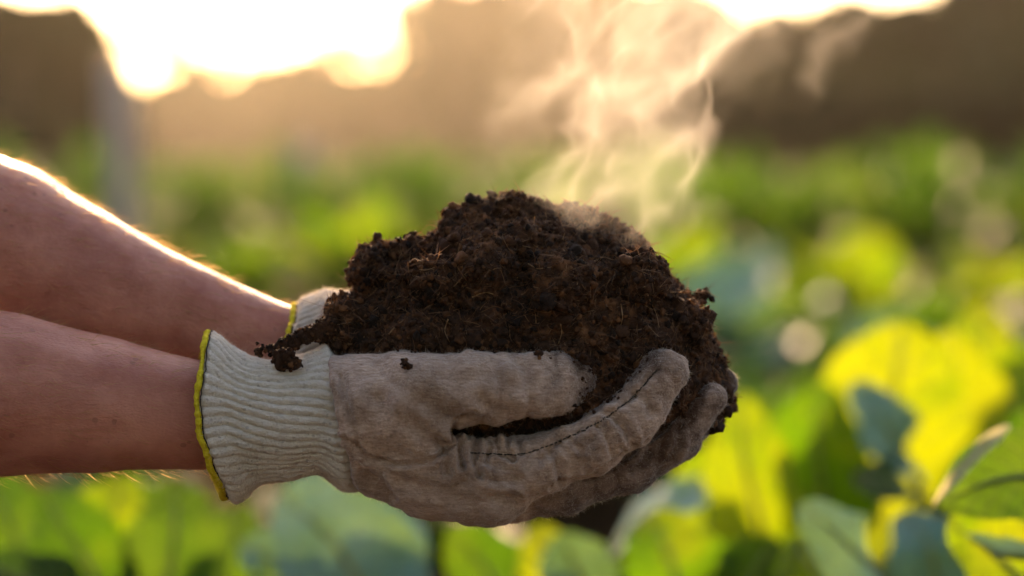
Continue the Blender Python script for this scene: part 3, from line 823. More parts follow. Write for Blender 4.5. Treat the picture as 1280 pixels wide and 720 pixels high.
# ================================================================== STEAM
def steam():
    f = lambda P: chain(P, [(45, 130, 50, 160), (80, 130, 160, 215), (140, 130, 290, 270), (200, 130, 430, 320), (250, 130, 560, 340)], 30)
    V, Q = build_field((-260, -260, -140), (680, 520, 940), 26.0, f)
    og = to_world([(60, 130, 0)])[0]
    m, nt, out = new_mat('steam')
    co = coords(nt)
    # to pixels-of-the-plume units
    sc = nd(nt, 'ShaderNodeVectorMath', _operation='SCALE'); nt.links.new(co, sc.inputs[0]); sc.inputs['Scale'].default_value = 1 / S / 100.0
    P = sc.outputs[0]
    sep = nd(nt, 'ShaderNodeSeparateXYZ'); nt.links.new(P, sep.inputs[0])
    x, y, z = sep.outputs
    w1 = nd(nt, 'ShaderNodeTexNoise', Vector=P, Scale=0.8, Detail=2.0, Roughness=0.5).outputs['Color']
    v1 = nd(nt, 'ShaderNodeVectorMath', _operation='MULTIPLY_ADD'); nt.links.new(w1, v1.inputs[0]); v1.inputs[1].default_value = (1.5, 1.2, 0.9); nt.links.new(P, v1.inputs[2])
    w2 = nd(nt, 'ShaderNodeTexNoise', Vector=v1.outputs[0], Scale=1.5, Detail=1.0).outputs['Color']
    v2 = nd(nt, 'ShaderNodeVectorMath', _operation='MULTIPLY_ADD'); nt.links.new(w2, v2.inputs[0]); v2.inputs[1].default_value = (0.7, 0.5, 0.4); nt.links.new(v1.outputs[0], v2.inputs[2])
    sh = nd(nt, 'ShaderNodeSeparateXYZ'); nt.links.new(v2.outputs[0], sh.inputs[0])
    cmb = nd(nt, 'ShaderNodeCombineXYZ', X=math_n(nt, 'SUBTRACT', sh.outputs[0], math_n(nt, 'MULTIPLY', z, 0.55)), Y=sh.outputs[1], Z=sh.outputs[2])
    st = nd(nt, 'ShaderNodeMapping', Vector=cmb.outputs[0]); st.inputs['Scale'].default_value = (0.85, 0.85, 0.5); st.inputs['Location'].default_value = (3.7, 1.9, 8.3)
    n = noise(nt, st.outputs[0], 0.95, 1.5, 0.4)
    sheet = math_n(nt, 'SUBTRACT', 1.0, math_n(nt, 'MULTIPLY', math_n(nt, 'ABSOLUTE', math_n(nt, 'SUBTRACT', n, 0.5)), 11), clamp=True)
    sheet = math_n(nt, 'POWER', sheet, 1.5)
    body = math_n(nt, 'MULTIPLY', math_n(nt, 'SUBTRACT', n, 0.46), 5, clamp=True)
    dens = math_n(nt, 'ADD', math_n(nt, 'MULTIPLY', sheet, 1.0), math_n(nt, 'MULTIPLY', body, 0.2))
    # plume envelope: axis leans to the right, widens with height (units of 100 px); read from warped coordinates
    sw = nd(nt, 'ShaderNodeSeparateXYZ'); nt.links.new(v1.outputs[0], sw.inputs[0])
    xw = math_n(nt, 'SUBTRACT', sw.outputs[0], 0.75); yw = math_n(nt, 'SUBTRACT', sw.outputs[1], 0.6)
    ax = math_n(nt, 'MULTIPLY_ADD', z, 0.46, 0.1)
    rr = math_n(nt, 'MULTIPLY_ADD', z, 0.40, 1.25)
    dx = math_n(nt, 'DIVIDE', math_n(nt, 'SUBTRACT', xw, ax), rr)
    dy = math_n(nt, 'DIVIDE', yw, math_n(nt, 'MULTIPLY', rr, 0.7))
    r2 = math_n(nt, 'ADD', math_n(nt, 'MULTIPLY', dx, dx), math_n(nt, 'MULTIPLY', dy, dy))
    env = math_n(nt, 'SUBTRACT', 1.0, r2, clamp=True)
    # hard outer limit well inside the domain
    ox = math_n(nt, 'DIVIDE', math_n(nt, 'SUBTRACT', x, math_n(nt, 'MULTIPLY_ADD', z, 0.42, 0.1)), math_n(nt, 'MULTIPLY_ADD', z, 0.38, 1.5))
    oe = math_n(nt, 'MULTIPLY', math_n(nt, 'SUBTRACT', 1.0, math_n(nt, 'MULTIPLY', ox, ox), clamp=True), 3.0, clamp=True)
    env = math_n(nt, 'MULTIPLY', env, oe)
    zf = math_n(nt, 'MULTIPLY', math_n(nt, 'ADD', z, 1.0), 1.0, clamp=True)
    zt = math_n(nt, 'MULTIPLY', math_n(nt, 'SUBTRACT', 7.5, z), 0.35, clamp=True)
    d = math_n(nt, 'MULTIPLY', math_n(nt, 'MULTIPLY', dens, env), math_n(nt, 'MULTIPLY', zf, zt))
    d = math_n(nt, 'MULTIPLY', d, STEAM_D)
    pv = nd(nt, 'ShaderNodeVolumePrincipled', Color=(1.0, 0.97, 0.92, 1), Density=d, Anisotropy=0.5)
    nt.links.new(pv.outputs[0], out.inputs['Volume'])
    m.cycles.volume_step_rate = 0.22
    mesh_obj('steam', to_world(V), Q, m, origin=og, kind='stuff', label='pale wisps of warm steam curling up from the compost mound', category='steam')
STEAM_D = 4.2
steam()

# ================================================================== GROUND
def sheet(name, x0, x1, y0, y1, z, mat, **kw):
    n = 40; m = 60
    xs = np.linspace(x0, x1, n); ys = y0 + (y1 - y0) * np.linspace(0, 1, m) ** 2
    X, Y = np.meshgrid(xs, ys, indexing='ij')
    Z = np.full_like(X, z)
    V = np.stack([X, Y, Z], -1).reshape(-1, 3)
    i, j = np.meshgrid(np.arange(n - 1), np.arange(m - 1), indexing='ij')
    Fc = np.stack([i * m + j, (i + 1) * m + j, (i + 1) * m + j + 1, i * m + j + 1], -1).reshape(-1, 4)
    return mesh_obj(name, V, Fc, mat, **kw)
sheet('ground', -400, 400, -8, 700, 0.0, M_GROUND, kind='structure', label='dark bare garden soil', category='ground')
sheet('field', -400, 400, 13, 690, 0.004, M_FIELD, kind='structure', label='grass field beyond the vegetable beds', category='field')

# ================================================================== PLANTS
def leaf_into(sp, st, pts, width, nrm, fold=0.25, wave=0.12, nu=14, nv=8, tint=0.5, seed=0, roundness=1.0, petiole=None, pr=0.006, cup=0.0):
    """blade along midrib pts (Vectors, base to tip); nrm = upper-side normal"""
    mid = catmull([tuple(p) for p in pts], nu)
    T = np.gradient(mid, axis=0); T /= np.linalg.norm(T, axis=1, keepdims=True)
    n0 = np.array(nrm, float); n0 /= np.linalg.norm(n0)
    rs = np.random.default_rng(seed)
    ph = rs.uniform(0, 6.28, 4)
    V = []; UVl = []
    for i in range(nu):
        t = i / (nu - 1)
        w = width * (math.sin(math.pi * min(1, (0.03 + 0.97 * t)) ** (0.85 / roundness)) ** 0.62 if t < 1 else 0.0) + width * 0.03
        sd = np.cross(T[i], n0); sd /= max(np.linalg.norm(sd), 1e-6); up = np.cross(sd, T[i])
        for j in range(nv + 1):
            q = j / nv * 2 - 1
            h = fold * abs(q) ** 1.3 * w - cup * q * q * w
            h += wave * width * q * q * (math.sin(t * 11 + ph[0] + (q > 0) * ph[1]) + 0.5 * math.sin(t * 23 + ph[2] + (q > 0) * ph[3]))
            h += 0.02 * width * math.sin(t * 30 + abs(q) * 9 + ph[2])
            UVl.append((t, q, w / max(width, 1e-6)))
            V.append(mid[i] + sd * q * w * (1 + 0.06 * math.sin(t * 17 + ph[1])) + up * h)
    k = nv + 1
    Fc = [(i * k + j, i * k + j + 1, (i + 1) * k + j + 1, (i + 1) * k + j) for i in range(nu - 1) for j in range(nv)]
    sp.add(V, Fc, tint, UVl)
    if st is not None:
        path = ([tuple(petiole)] if petiole is not None else []) + [tuple(mid[0])]
        pp = [np.array(path[0]), (np.array(path[0]) + mid[0]) / 2 + np.array([0, 0, 0.01]), mid[0]] if petiole is not None else [mid[0]]
        full = np.concatenate([catmull(pp, 5)[:-1], mid[:int(nu * 0.85)]]) if petiole is not None else mid[:int(nu * .85)]
        if seed != 35: st.tube(full - np.array([0, 0, 0.0006]), np.linspace(pr, pr * 0.25, len(full)), 6)

def proto_plant(name, kind, seed):
    rs = np.random.default_rng(seed); sp = Soup(); st = Soup()
    if kind == 'upright':   n, ln, wd, lean0, lean1, pet = 13, (0.22, 0.34), 0.075, 0.08, 0.65, (0.10, 0.17)
    elif kind == 'lettuce': n, ln, wd, lean0, lean1, pet = 20, (0.14, 0.22), 0.085, 0.15, 1.1, (0.02, 0.05)
    elif kind == 'cabbage': n, ln, wd, lean0, lean1, pet = 17, (0.20, 0.30), 0.115, 0.25, 1.25, (0.04, 0.10)
    else:                   n, ln, wd, lean0, lean1, pet = 26, (0.20, 0.34), 0.055, 0.15, 1.0, (0.10, 0.30)
    for i in range(n):
        az = i * 2.4 + rs.uniform(-.3, .3); lean = lean0 + (lean1 - lean0) * (i / n) ** 0.8 + rs.uniform(-.08, .08)
        o = np.array([math.cos(az), math.sin(az), 0])
        p = rs.uniform(*pet); l = rs.uniform(*ln)
        d0 = o * math.sin(lean * .7) + np.array([0, 0, math.cos(lean * .7)])
        b = o * 0.01 + d0 * p + (np.array([0, 0, rs.uniform(0, .15)]) if kind == 'tall' else 0)
        pts = [b]; d = d0.copy()
        for s_ in range(4):
            d = d + o * (0.12 + 0.22 * lean) - np.array([0, 0, 0.10 * lean]); d /= np.linalg.norm(d)
            pts.append(pts[-1] + d * l / 4)
        nr = np.cross(np.cross(d0, o) + rs.normal(size=3) * .12, d0); nr = -o * math.cos(lean) + np.array([0, 0, math.sin(lean) + .3]) + rs.normal(size=3) * .15
        leaf_into(sp, st, pts, wd * rs.uniform(.75, 1.15), nr, rs.uniform(.05, .35), .12, 11, 6, rs.uniform(0, 1), int(rs.integers(1e6)), petiole=o * .005, pr=.005)
    mat = {'upright': M_LEAFY, 'lettuce': M_DEEP if seed % 2 else M_LEAF, 'cabbage': M_DEEP if seed % 2 else M_TEAL, 'tall': M_LEAF}[kind]
    a = np_mesh('foliage', np.concatenate(sp.V), sp.F, mat, True, attr=np.concatenate(sp.T), uv=np.concatenate(sp.U))
    b = np_mesh('stem', np.concatenate(st.V), st.F, M_STALK, True, attr=np.concatenate(st.T))
    return a, b
NAMES = {'upright': ('chard_plant', 'chard'), 'lettuce': ('lettuce', 'lettuce'), 'cabbage': ('cabbage_plant', 'cabbage'), 'tall': ('bean_plant', 'bean plant')}
PROTO = {k: [proto_plant(k, k, 100 + i * 7 + j) for j in range(2)] for i, k in enumerate(NAMES)}
def plant(kind, x, y, sc, rz, label, group):
    me = PROTO[kind][random.randrange(2)]
    e = link(NAMES[kind][0], None, None, label=label, category=NAMES[kind][1], group=group)
    e.location = (x, y, 0); e.rotation_euler = (0, 0, rz); e.scale = (sc,) * 3
    link('foliage', me[0], e); link('stem', me[1], e)

ROWS = [  # kind, y (from the hands), spacing, scale range, x-range at that depth (fractions of half width), label, group
    ('lettuce', 1.95, 0.30, (1.0, 1.2), (-1.15, 0.15), 'bushy green lettuce low in the first bed below the forearm and glove', 'lettuces in the first bed'),
    ('cabbage', 2.45, 0.36, (0.95, 1.15), (0.45, 1.3), 'blue-green cabbage in the bed behind the big yellow-green leaves', 'blue-green cabbages behind the chard'),
    ('lettuce', 2.9, 0.34, (1.1, 1.4), (-1.2, 0.2), 'leafy lettuce in the second bed seen under the glove', 'lettuces in the second bed'),
    ('cabbage', 3.4, 0.40, (1.05, 1.3), (0.35, 1.3), 'cabbage with pale sheen leaves at mid distance on the right', 'cabbages at mid distance'),
    ('upright', 4.3, 0.36, (0.85, 1.05), (0.3, 1.25), 'upright chard in the dark green band right of the mound', 'chard in the middle bed'),
    ('lettuce', 4.6, 0.42, (1.2, 1.5), (-1.2, 0.2), 'low lettuce in the dim band just above the far forearm', 'lettuces in the middle bed'),
    ('upright', 6.0, 0.42, (0.9, 1.15), (-1.2, 0.35), 'sunlit chard in the blurred bed left of the mound', 'sunlit chard beyond the middle bed'),
    ('tall', 6.2, 0.36, (0.95, 1.15), (0.3, 1.25), 'tall bright bean plant in the blurred row right of the steam', 'tall bean plants right of the steam'),
    ('tall', 8.2, 0.40, (0.95, 1.1), (-1.2, 1.2), 'bean plant in the farthest dense row of the garden', 'bean plants in the far row'),
    ('tall', 11.5, 0.46, (1.0, 1.15), (-1.2, 1.2), 'bean plant in the last tall row before the grass field', 'bean plants before the grass field'),
    ('upright', 14.5, 0.50, (1.1, 1.3), (-1.2, 1.2), 'distant chard, the last green row before the grass', 'distant chard before the grass'),
]
for (k, y, spc, sr, xr, lab, grp) in ROWS:
    hw = (y + D) * 640 / F_PX
    x = xr[0] * hw
    while x < xr[1] * hw:
        plant(k, x + random.uniform(-.05, .05), y + random.uniform(-.10, .10), random.uniform(*sr), random.uniform(0, 6.28), lab, grp)
        x += spc * random.uniform(0.85, 1.2)

# --- big leaves close behind the hands, each a part of its plant
def hero_plant(name, cat, label, root, leaves):
    """leaves: list of (points [(u,v,d)...] base->tip, half width m, normal, mat, kw, label)"""
    rp = Vector(root); e = link(name, None, None, label=label, category=cat); e.location = rp
    r0 = np.array(rp)
    for (pts, wd, nr, mat, kw, lab) in leaves:
        sp = Soup(); st = Soup()
        P = [np.array(at(*p)) - r0 for p in pts]
        leaf_into(sp, st, P, wd, nr, nu=30, nv=16, petiole=np.array([0, 0, 0.0]), pr=0.005, **kw)
        o = link('leaf', np_mesh('leaf', np.concatenate(sp.V), sp.F, mat, True, attr=np.concatenate(sp.T), uv=np.concatenate(sp.U)), e)
        if lab: o['label'] = lab
        if st.V: link('stalk', np_mesh('stalk', np.concatenate(st.V), st.F, M_STALK, True, attr=np.concatenate(st.T)), o)
def gp(u, d):  # ground point under pixel column u at distance d
    return ((u - 640) * d / F_PX, d - D, 0.0)
CAMN = (0.0, -1.0, 0.15)
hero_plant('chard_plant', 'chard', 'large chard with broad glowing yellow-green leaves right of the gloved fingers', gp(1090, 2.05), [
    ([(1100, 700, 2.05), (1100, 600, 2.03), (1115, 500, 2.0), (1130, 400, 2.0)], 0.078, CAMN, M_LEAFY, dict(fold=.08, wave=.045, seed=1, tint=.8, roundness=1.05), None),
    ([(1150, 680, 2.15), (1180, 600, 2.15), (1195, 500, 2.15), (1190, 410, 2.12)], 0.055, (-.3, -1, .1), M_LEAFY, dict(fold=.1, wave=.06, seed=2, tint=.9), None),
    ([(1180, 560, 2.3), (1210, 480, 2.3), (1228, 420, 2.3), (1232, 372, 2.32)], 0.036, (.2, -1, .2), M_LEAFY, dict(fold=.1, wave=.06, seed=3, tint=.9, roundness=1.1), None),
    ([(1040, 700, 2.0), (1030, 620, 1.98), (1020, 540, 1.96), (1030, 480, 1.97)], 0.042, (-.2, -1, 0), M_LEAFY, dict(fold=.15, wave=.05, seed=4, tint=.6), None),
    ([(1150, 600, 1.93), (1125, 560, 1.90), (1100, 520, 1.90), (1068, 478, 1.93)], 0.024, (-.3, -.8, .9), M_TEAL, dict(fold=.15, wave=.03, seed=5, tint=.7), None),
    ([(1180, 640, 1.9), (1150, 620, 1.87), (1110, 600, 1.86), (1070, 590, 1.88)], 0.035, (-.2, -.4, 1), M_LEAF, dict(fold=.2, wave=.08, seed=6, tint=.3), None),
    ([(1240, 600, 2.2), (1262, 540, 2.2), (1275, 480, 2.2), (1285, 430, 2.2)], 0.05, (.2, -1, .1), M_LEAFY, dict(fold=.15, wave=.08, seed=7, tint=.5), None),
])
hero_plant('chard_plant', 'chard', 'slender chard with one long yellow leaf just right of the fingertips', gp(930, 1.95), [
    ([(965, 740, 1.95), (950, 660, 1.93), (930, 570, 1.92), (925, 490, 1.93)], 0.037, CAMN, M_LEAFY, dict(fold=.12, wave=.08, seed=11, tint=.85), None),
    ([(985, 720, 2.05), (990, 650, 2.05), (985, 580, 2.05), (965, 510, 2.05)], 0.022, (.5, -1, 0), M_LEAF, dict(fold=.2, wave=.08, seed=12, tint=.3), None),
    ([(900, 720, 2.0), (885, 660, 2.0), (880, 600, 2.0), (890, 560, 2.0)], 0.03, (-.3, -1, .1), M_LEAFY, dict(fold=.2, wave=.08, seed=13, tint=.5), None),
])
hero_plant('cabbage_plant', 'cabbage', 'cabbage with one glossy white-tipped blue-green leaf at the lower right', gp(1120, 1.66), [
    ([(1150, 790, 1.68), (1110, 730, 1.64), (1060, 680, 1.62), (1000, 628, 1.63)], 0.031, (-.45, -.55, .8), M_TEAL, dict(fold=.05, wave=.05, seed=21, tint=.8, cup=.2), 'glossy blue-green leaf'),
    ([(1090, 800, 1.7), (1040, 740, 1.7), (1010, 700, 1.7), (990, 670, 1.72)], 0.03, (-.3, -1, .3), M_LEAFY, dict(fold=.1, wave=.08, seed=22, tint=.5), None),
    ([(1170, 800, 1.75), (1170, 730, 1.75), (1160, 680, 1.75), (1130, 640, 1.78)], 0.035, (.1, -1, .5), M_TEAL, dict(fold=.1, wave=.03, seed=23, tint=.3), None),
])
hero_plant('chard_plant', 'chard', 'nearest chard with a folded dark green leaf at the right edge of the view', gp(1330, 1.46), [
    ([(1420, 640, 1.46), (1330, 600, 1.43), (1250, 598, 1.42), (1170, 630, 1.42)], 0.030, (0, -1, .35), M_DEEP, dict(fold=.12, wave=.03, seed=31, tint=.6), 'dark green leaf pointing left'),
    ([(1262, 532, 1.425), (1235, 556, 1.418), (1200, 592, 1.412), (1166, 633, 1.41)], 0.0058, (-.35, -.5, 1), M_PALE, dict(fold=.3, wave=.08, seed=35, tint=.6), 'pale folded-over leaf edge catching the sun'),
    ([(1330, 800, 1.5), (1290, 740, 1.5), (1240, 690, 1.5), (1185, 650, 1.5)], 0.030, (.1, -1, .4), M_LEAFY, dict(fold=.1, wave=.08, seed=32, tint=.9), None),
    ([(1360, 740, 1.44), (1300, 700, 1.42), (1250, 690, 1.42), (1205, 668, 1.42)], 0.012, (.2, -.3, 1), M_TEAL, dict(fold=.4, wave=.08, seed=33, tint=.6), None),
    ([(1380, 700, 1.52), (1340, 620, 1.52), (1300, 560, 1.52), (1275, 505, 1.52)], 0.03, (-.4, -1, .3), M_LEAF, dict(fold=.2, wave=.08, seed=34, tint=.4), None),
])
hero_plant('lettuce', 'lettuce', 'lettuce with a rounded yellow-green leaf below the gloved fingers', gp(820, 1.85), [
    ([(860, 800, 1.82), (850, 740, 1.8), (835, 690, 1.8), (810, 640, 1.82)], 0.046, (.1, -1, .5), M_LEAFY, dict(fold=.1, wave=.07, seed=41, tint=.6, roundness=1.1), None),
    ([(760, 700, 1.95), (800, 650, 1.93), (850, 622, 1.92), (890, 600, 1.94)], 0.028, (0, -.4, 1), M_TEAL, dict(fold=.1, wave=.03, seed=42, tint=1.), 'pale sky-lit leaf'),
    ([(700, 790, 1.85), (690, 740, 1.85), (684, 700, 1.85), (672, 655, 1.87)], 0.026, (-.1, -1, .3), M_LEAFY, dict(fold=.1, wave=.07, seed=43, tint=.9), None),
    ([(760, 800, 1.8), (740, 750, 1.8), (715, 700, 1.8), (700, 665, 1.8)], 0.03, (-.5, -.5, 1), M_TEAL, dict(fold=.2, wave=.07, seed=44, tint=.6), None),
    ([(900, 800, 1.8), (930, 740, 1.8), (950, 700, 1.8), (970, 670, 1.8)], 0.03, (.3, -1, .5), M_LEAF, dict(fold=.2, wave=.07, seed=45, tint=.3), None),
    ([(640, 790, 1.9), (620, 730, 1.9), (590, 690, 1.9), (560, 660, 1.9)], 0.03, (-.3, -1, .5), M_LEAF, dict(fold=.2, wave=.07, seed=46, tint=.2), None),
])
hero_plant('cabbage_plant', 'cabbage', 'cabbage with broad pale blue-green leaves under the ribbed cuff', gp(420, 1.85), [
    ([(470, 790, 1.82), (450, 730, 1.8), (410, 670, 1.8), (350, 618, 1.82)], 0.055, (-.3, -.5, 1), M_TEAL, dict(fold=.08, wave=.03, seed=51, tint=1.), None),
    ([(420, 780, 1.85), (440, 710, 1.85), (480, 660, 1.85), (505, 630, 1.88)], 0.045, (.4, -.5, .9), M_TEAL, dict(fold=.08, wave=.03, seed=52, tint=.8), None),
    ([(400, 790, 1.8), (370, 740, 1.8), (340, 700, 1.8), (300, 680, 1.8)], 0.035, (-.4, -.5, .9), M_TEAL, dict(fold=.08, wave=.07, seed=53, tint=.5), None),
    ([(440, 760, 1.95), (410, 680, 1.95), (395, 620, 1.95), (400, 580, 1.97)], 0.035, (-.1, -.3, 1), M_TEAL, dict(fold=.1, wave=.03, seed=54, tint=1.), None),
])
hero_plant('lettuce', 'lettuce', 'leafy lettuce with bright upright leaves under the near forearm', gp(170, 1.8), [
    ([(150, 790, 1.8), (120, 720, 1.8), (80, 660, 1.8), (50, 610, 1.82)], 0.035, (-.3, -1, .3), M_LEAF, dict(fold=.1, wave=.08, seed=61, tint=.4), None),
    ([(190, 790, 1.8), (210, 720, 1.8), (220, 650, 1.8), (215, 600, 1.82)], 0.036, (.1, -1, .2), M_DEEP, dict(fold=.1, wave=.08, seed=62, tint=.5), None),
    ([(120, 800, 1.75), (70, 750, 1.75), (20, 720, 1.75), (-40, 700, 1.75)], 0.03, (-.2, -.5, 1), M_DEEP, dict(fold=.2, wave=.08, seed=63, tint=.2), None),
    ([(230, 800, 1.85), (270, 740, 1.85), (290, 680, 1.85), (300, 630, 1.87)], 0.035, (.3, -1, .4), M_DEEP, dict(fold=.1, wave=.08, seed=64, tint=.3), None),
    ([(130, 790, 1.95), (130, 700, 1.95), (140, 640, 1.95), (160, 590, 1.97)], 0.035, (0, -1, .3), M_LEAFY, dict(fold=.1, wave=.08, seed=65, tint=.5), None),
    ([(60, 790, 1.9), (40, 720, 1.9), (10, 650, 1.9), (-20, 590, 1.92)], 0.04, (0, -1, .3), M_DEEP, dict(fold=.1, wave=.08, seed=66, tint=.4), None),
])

# ================================================================== POSTS
def post(u, d, h, r, label):
    sp = Soup(); n = 14
    z = np.linspace(0, h, n); path = np.stack([0.006 * np.sin(z * 5), 0.004 * np.cos(z * 4), z], 1)
    sp.tube(path, r * (1 + 0.03 * np.sin(z * 9)), 14)
    o = link('wooden_post', np_mesh('wooden_post', np.concatenate(sp.V), sp.F, M_POST, True, attr=np.concatenate(sp.T)), None,
             label=label, category='post', group='weathered garden posts')
    o.location = gp(u, d)
post(152, 9.0, 0.93, 0.052, 'tall weathered grey post standing at the far left of the garden')
post(378, 11.0, 0.62, 0.055, 'short weathered post directly under the bright sun glow')

# ================================================================== TREES
def tree_proto(seed, h, cr, dense=1.0):
    rs = np.random.default_rng(seed)
    tr = Soup(); cr_ = Soup()
    lean = rs.normal(size=2) * 0.04 * h
    tp = np.array([[0, 0, 0], [lean[0] * .3, lean[1] * .3, h * .3], [lean[0], lean[1], h * .62], [lean[0] * 1.2, lean[1] * 1.2, h * .9]])
    tr.tube(catmull(tp, 10), np.linspace(h * .028, h * .006, 10), 8)
    centres = []
    for i in range(16):
        a = rs.uniform(0, 6.28); zz = h * rs.uniform(.12, .9); q = zz / h
        rr = cr * (math.sin(math.pi * min(.97, .12 + q * .8)) ** .7) * rs.uniform(.35, .95)
        b = np.array([math.cos(a) * rr, math.sin(a) * rr, zz])
        s0 = np.array([lean[0] * q, lean[1] * q, max(zz - h * .12, h * .06)])
        tr.tube(catmull([s0, (s0 + b) / 2 + [0, 0, h * .03], b], 5), np.linspace(h * .009, h * .003, 5), 5)
        centres.append((b, cr * rs.uniform(.22, .42)))
    V = []; T = []
    n = int(4200 * dense)
    for i in range(n):
        b, r = centres[rs.integers(len(centres))]
        d = rs.normal(size=3); d /= np.linalg.norm(d); p = b + d * r * rs.uniform(.3, 1) ** .5
        p[2] = max(p[2], .05)
        u = rs.normal(size=3); u /= np.linalg.norm(u); w = np.cross(u, rs.normal(size=3)); w /= np.linalg.norm(w)
        s_ = h * rs.uniform(.03, .06)
        V.append([p - u * s_, p + w * s_ * .5 + u * s_ * .1, p + u * s_, p - w * s_ * .5]); T.append(rs.uniform(0, 1))
    V = np.array(V).reshape(-1, 3); Fc = np.arange(len(V)).reshape(-1, 4)
    a = np_mesh('trunk', np.concatenate(tr.V), tr.F, M_BARK, True, attr=np.concatenate(tr.T))
    b = np_mesh('crown', V, Fc, M_TREE, False, attr=np.repeat(T, 4))
    return a, b
TP = [tree_proto(1, 5, 1.9), tree_proto(2, 5, 1.6), tree_proto(3, 5, 2.4, 1.2), tree_proto(4, 5, 1.9, 0.28)]
def tree(u, d, vtop, k, label, wscale=1.0, group='trees along the far edge of the field'):
    h = CAM_Z + (186 - vtop) / F_PX * d
    e = link('tree', None, None, label=label, category='tree', group=group)
    e.location = gp(u, d); s_ = h / 4.9
    e.scale = (s_ * wscale, s_ * wscale, s_); e.rotation_euler = (0, 0, random.uniform(0, 6.28))
    link('trunk', TP[k][0], e); link('crown', TP[k][1], e)
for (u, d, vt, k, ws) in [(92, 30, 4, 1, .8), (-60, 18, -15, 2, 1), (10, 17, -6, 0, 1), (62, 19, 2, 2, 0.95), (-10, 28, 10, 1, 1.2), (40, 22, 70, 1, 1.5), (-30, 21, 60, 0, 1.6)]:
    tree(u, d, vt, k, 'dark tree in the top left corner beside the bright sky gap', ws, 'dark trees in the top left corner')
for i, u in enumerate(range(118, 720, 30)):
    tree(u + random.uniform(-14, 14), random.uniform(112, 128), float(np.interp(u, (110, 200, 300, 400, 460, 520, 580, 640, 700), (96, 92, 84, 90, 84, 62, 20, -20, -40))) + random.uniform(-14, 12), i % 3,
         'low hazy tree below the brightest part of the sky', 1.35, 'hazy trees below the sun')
for i, u in enumerate((150, 205, 262, 330, 395, 450, 500, 545, 590)):  # thin-crowned trees added so the bright sky fades softly into the treeline
    tree(u, random.uniform(88, 104), (40, 20, 52, 58, 50, 30, 8, -20, -40)[i] + 6, 3, 'airy tree with thin crown added to soften the bright sky edge', 1.0, 'airy trees added in the sun glow')
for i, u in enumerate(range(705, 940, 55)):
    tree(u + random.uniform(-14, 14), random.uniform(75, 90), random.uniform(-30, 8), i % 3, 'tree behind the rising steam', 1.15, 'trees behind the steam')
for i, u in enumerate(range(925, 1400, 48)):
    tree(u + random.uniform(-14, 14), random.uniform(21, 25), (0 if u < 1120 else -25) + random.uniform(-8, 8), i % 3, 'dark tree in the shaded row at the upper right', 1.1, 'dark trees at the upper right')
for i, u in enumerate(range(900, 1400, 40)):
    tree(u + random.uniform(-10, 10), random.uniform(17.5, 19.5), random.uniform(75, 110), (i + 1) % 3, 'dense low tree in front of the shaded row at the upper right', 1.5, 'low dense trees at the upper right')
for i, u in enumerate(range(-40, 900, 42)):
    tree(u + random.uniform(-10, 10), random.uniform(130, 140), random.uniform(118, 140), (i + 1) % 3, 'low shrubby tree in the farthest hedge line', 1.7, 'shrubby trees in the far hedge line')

def hedge():  # added out of view behind the camera to cut fill from the low sky
    rs = np.random.default_rng(77); V = []; T = []
    for i in range(36000):
        f = rs.integers(3); x = rs.uniform(-9, 9); z = rs.uniform(0, 4.8); y = -3.9
        if f == 0: z = 4.7 + rs.uniform(-.1, .12); y = rs.uniform(-5.6, -3.8)
        p = np.array([x, y + rs.normal() * .12 + .15 * math.sin(x * 2.1 + z), z + .1 * math.sin(x * 1.7)])
        u = rs.normal(size=3); u /= np.linalg.norm(u); w = np.cross(u, rs.normal(size=3)); w /= np.linalg.norm(w); s_ = rs.uniform(.05, .11)
        V.append([p - u * s_, p + w * s_ * .5, p + u * s_, p - w * s_ * .5]); T.append(rs.uniform(0, 1))
    V = np.array(V).reshape(-1, 3); e = link('hedge', None, None, label='unseen hedge added behind the camera to block low sky light', category='hedge')
    e.location = (0, -4.9, 0)
    link('foliage', np_mesh('foliage', V - np.array([0, -4.9, 0]), np.arange(len(V)).reshape(-1, 4), M_TREE, False, attr=np.repeat(T, 4)), e)
    sp = Soup()
    for x in np.linspace(-8.6, 8.6, 14): sp.tube(catmull([(x, 0, 0), (x + .05, .05, 1.2), (x - .04, 0, 4.4)], 8), np.linspace(.05, .015, 8), 6)
    link('stem', np_mesh('stem', np.concatenate(sp.V), sp.F, M_BARK, True, attr=np.concatenate(sp.T)), e)
hedge()

# ================================================================== HAZE, LIGHT, CAMERA
SUN_AZ, SUN_EL = -6.5, 20.0            # degrees left of the view, above the horizon
hm, nt, out = new_mat('haze')
pv = nd(nt, 'ShaderNodeVolumePrincipled', Color=(1.0, 0.90, 0.76, 1), Density=0.0005, Anisotropy=0.87)
nt.links.new(pv.outputs[0], out.inputs['Volume'])
bx = [(-60, -7, -1), (60, -7, -1), (60, 150, -1), (-60, 150, -1), (-60, -7, 11), (60, -7, 11), (60, 150, 11), (-60, 150, 11)]
mesh_obj('haze', bx, [(0, 3, 2, 1), (4, 5, 6, 7), (0, 1, 5, 4), (1, 2, 6, 5), (2, 3, 7, 6), (3, 0, 4, 7)], hm, smooth=False,
         kind='stuff', label='warm sunlit haze over the garden and field', category='haze')

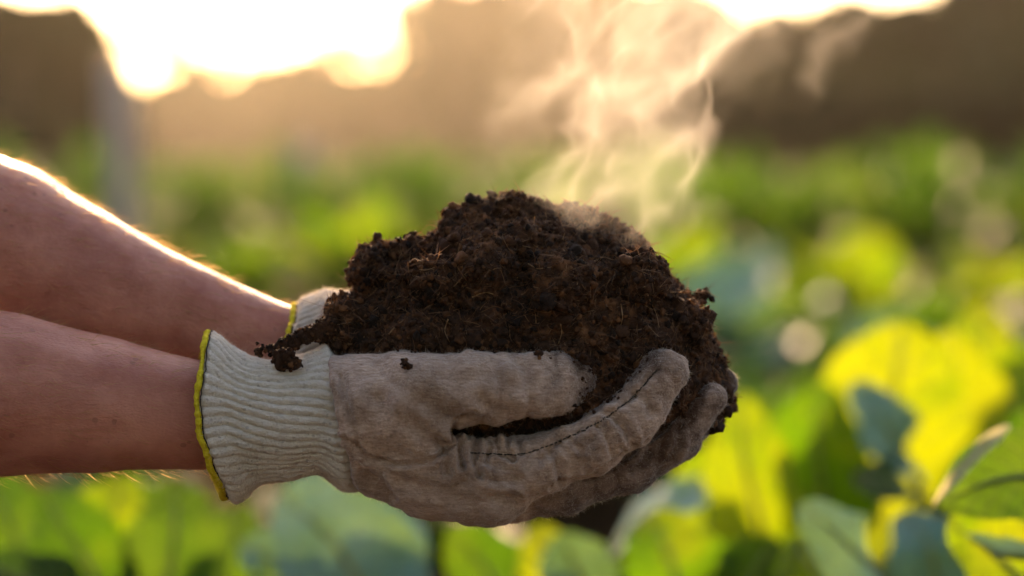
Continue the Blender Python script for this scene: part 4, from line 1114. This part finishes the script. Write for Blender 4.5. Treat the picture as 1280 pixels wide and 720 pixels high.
w = bpy.data.worlds.new('World'); scene.world = w; w.use_nodes = True
nt = w.node_tree; bg = nt.nodes['Background']
sky = nt.nodes.new('ShaderNodeTexSky'); sky.sky_type = 'NISHITA'; sky.sun_disc = False
sky.sun_elevation = R(SUN_EL); sky.sun_rotation = R(SUN_AZ); sky.air_density = 1.0; sky.dust_density = 1.6; sky.ozone_density = 1.0
nt.links.new(sky.outputs[0], bg.inputs[0]); bg.inputs[1].default_value = 0.15

sl = bpy.data.lights.new('sun', 'SUN'); sl.energy = 5.0; sl.angle = R(0.5); sl.color = (1.0, 0.74, 0.46)
so = bpy.data.objects.new('sun', sl); COL.objects.link(so)
d = Vector((math.sin(R(SUN_AZ)) * math.cos(R(SUN_EL)), math.cos(R(SUN_AZ)) * math.cos(R(SUN_EL)), math.sin(R(SUN_EL))))
so.rotation_euler = (-d).to_track_quat('-Z', 'Y').to_euler(); so.location = d * 20

cam = bpy.data.cameras.new('camera'); co_ = bpy.data.objects.new('camera', cam); COL.objects.link(co_)
cam.lens = 85; cam.sensor_width = 36; cam.clip_start = 0.05; cam.clip_end = 2000
co_.matrix_world = M @ Matrix.Translation((0, -D, 0)) @ Matrix.Rotation(R(90), 4, 'X')
cam.dof.use_dof = True; cam.dof.focus_distance = D - 0.005; cam.dof.aperture_fstop = 3.2
scene.camera = co_

scene.render.engine = 'CYCLES'
cy = scene.cycles
cy.use_denoising = True
cy.use_adaptive_sampling = True; cy.adaptive_threshold = 0.03; cy.adaptive_min_samples = 16
try: cy.denoiser = 'OPENIMAGEDENOISE'
except Exception: pass
cy.max_bounces = 6; cy.diffuse_bounces = 3; cy.glossy_bounces = 2; cy.transmission_bounces = 4; cy.volume_bounces = 1; cy.transparent_max_bounces = 8
cy.volume_max_steps = 256
cy.sample_clamp_indirect = 5.0; cy.sample_clamp_direct = 5.0
vs = scene.view_settings
vs.view_transform = 'Standard'; vs.look = 'None'; vs.gamma = 1.0; vs.exposure = 1.55
try:
    vs.use_white_balance = True; vs.white_balance_temperature = 8000; vs.white_balance_tint = 22
except Exception: pass
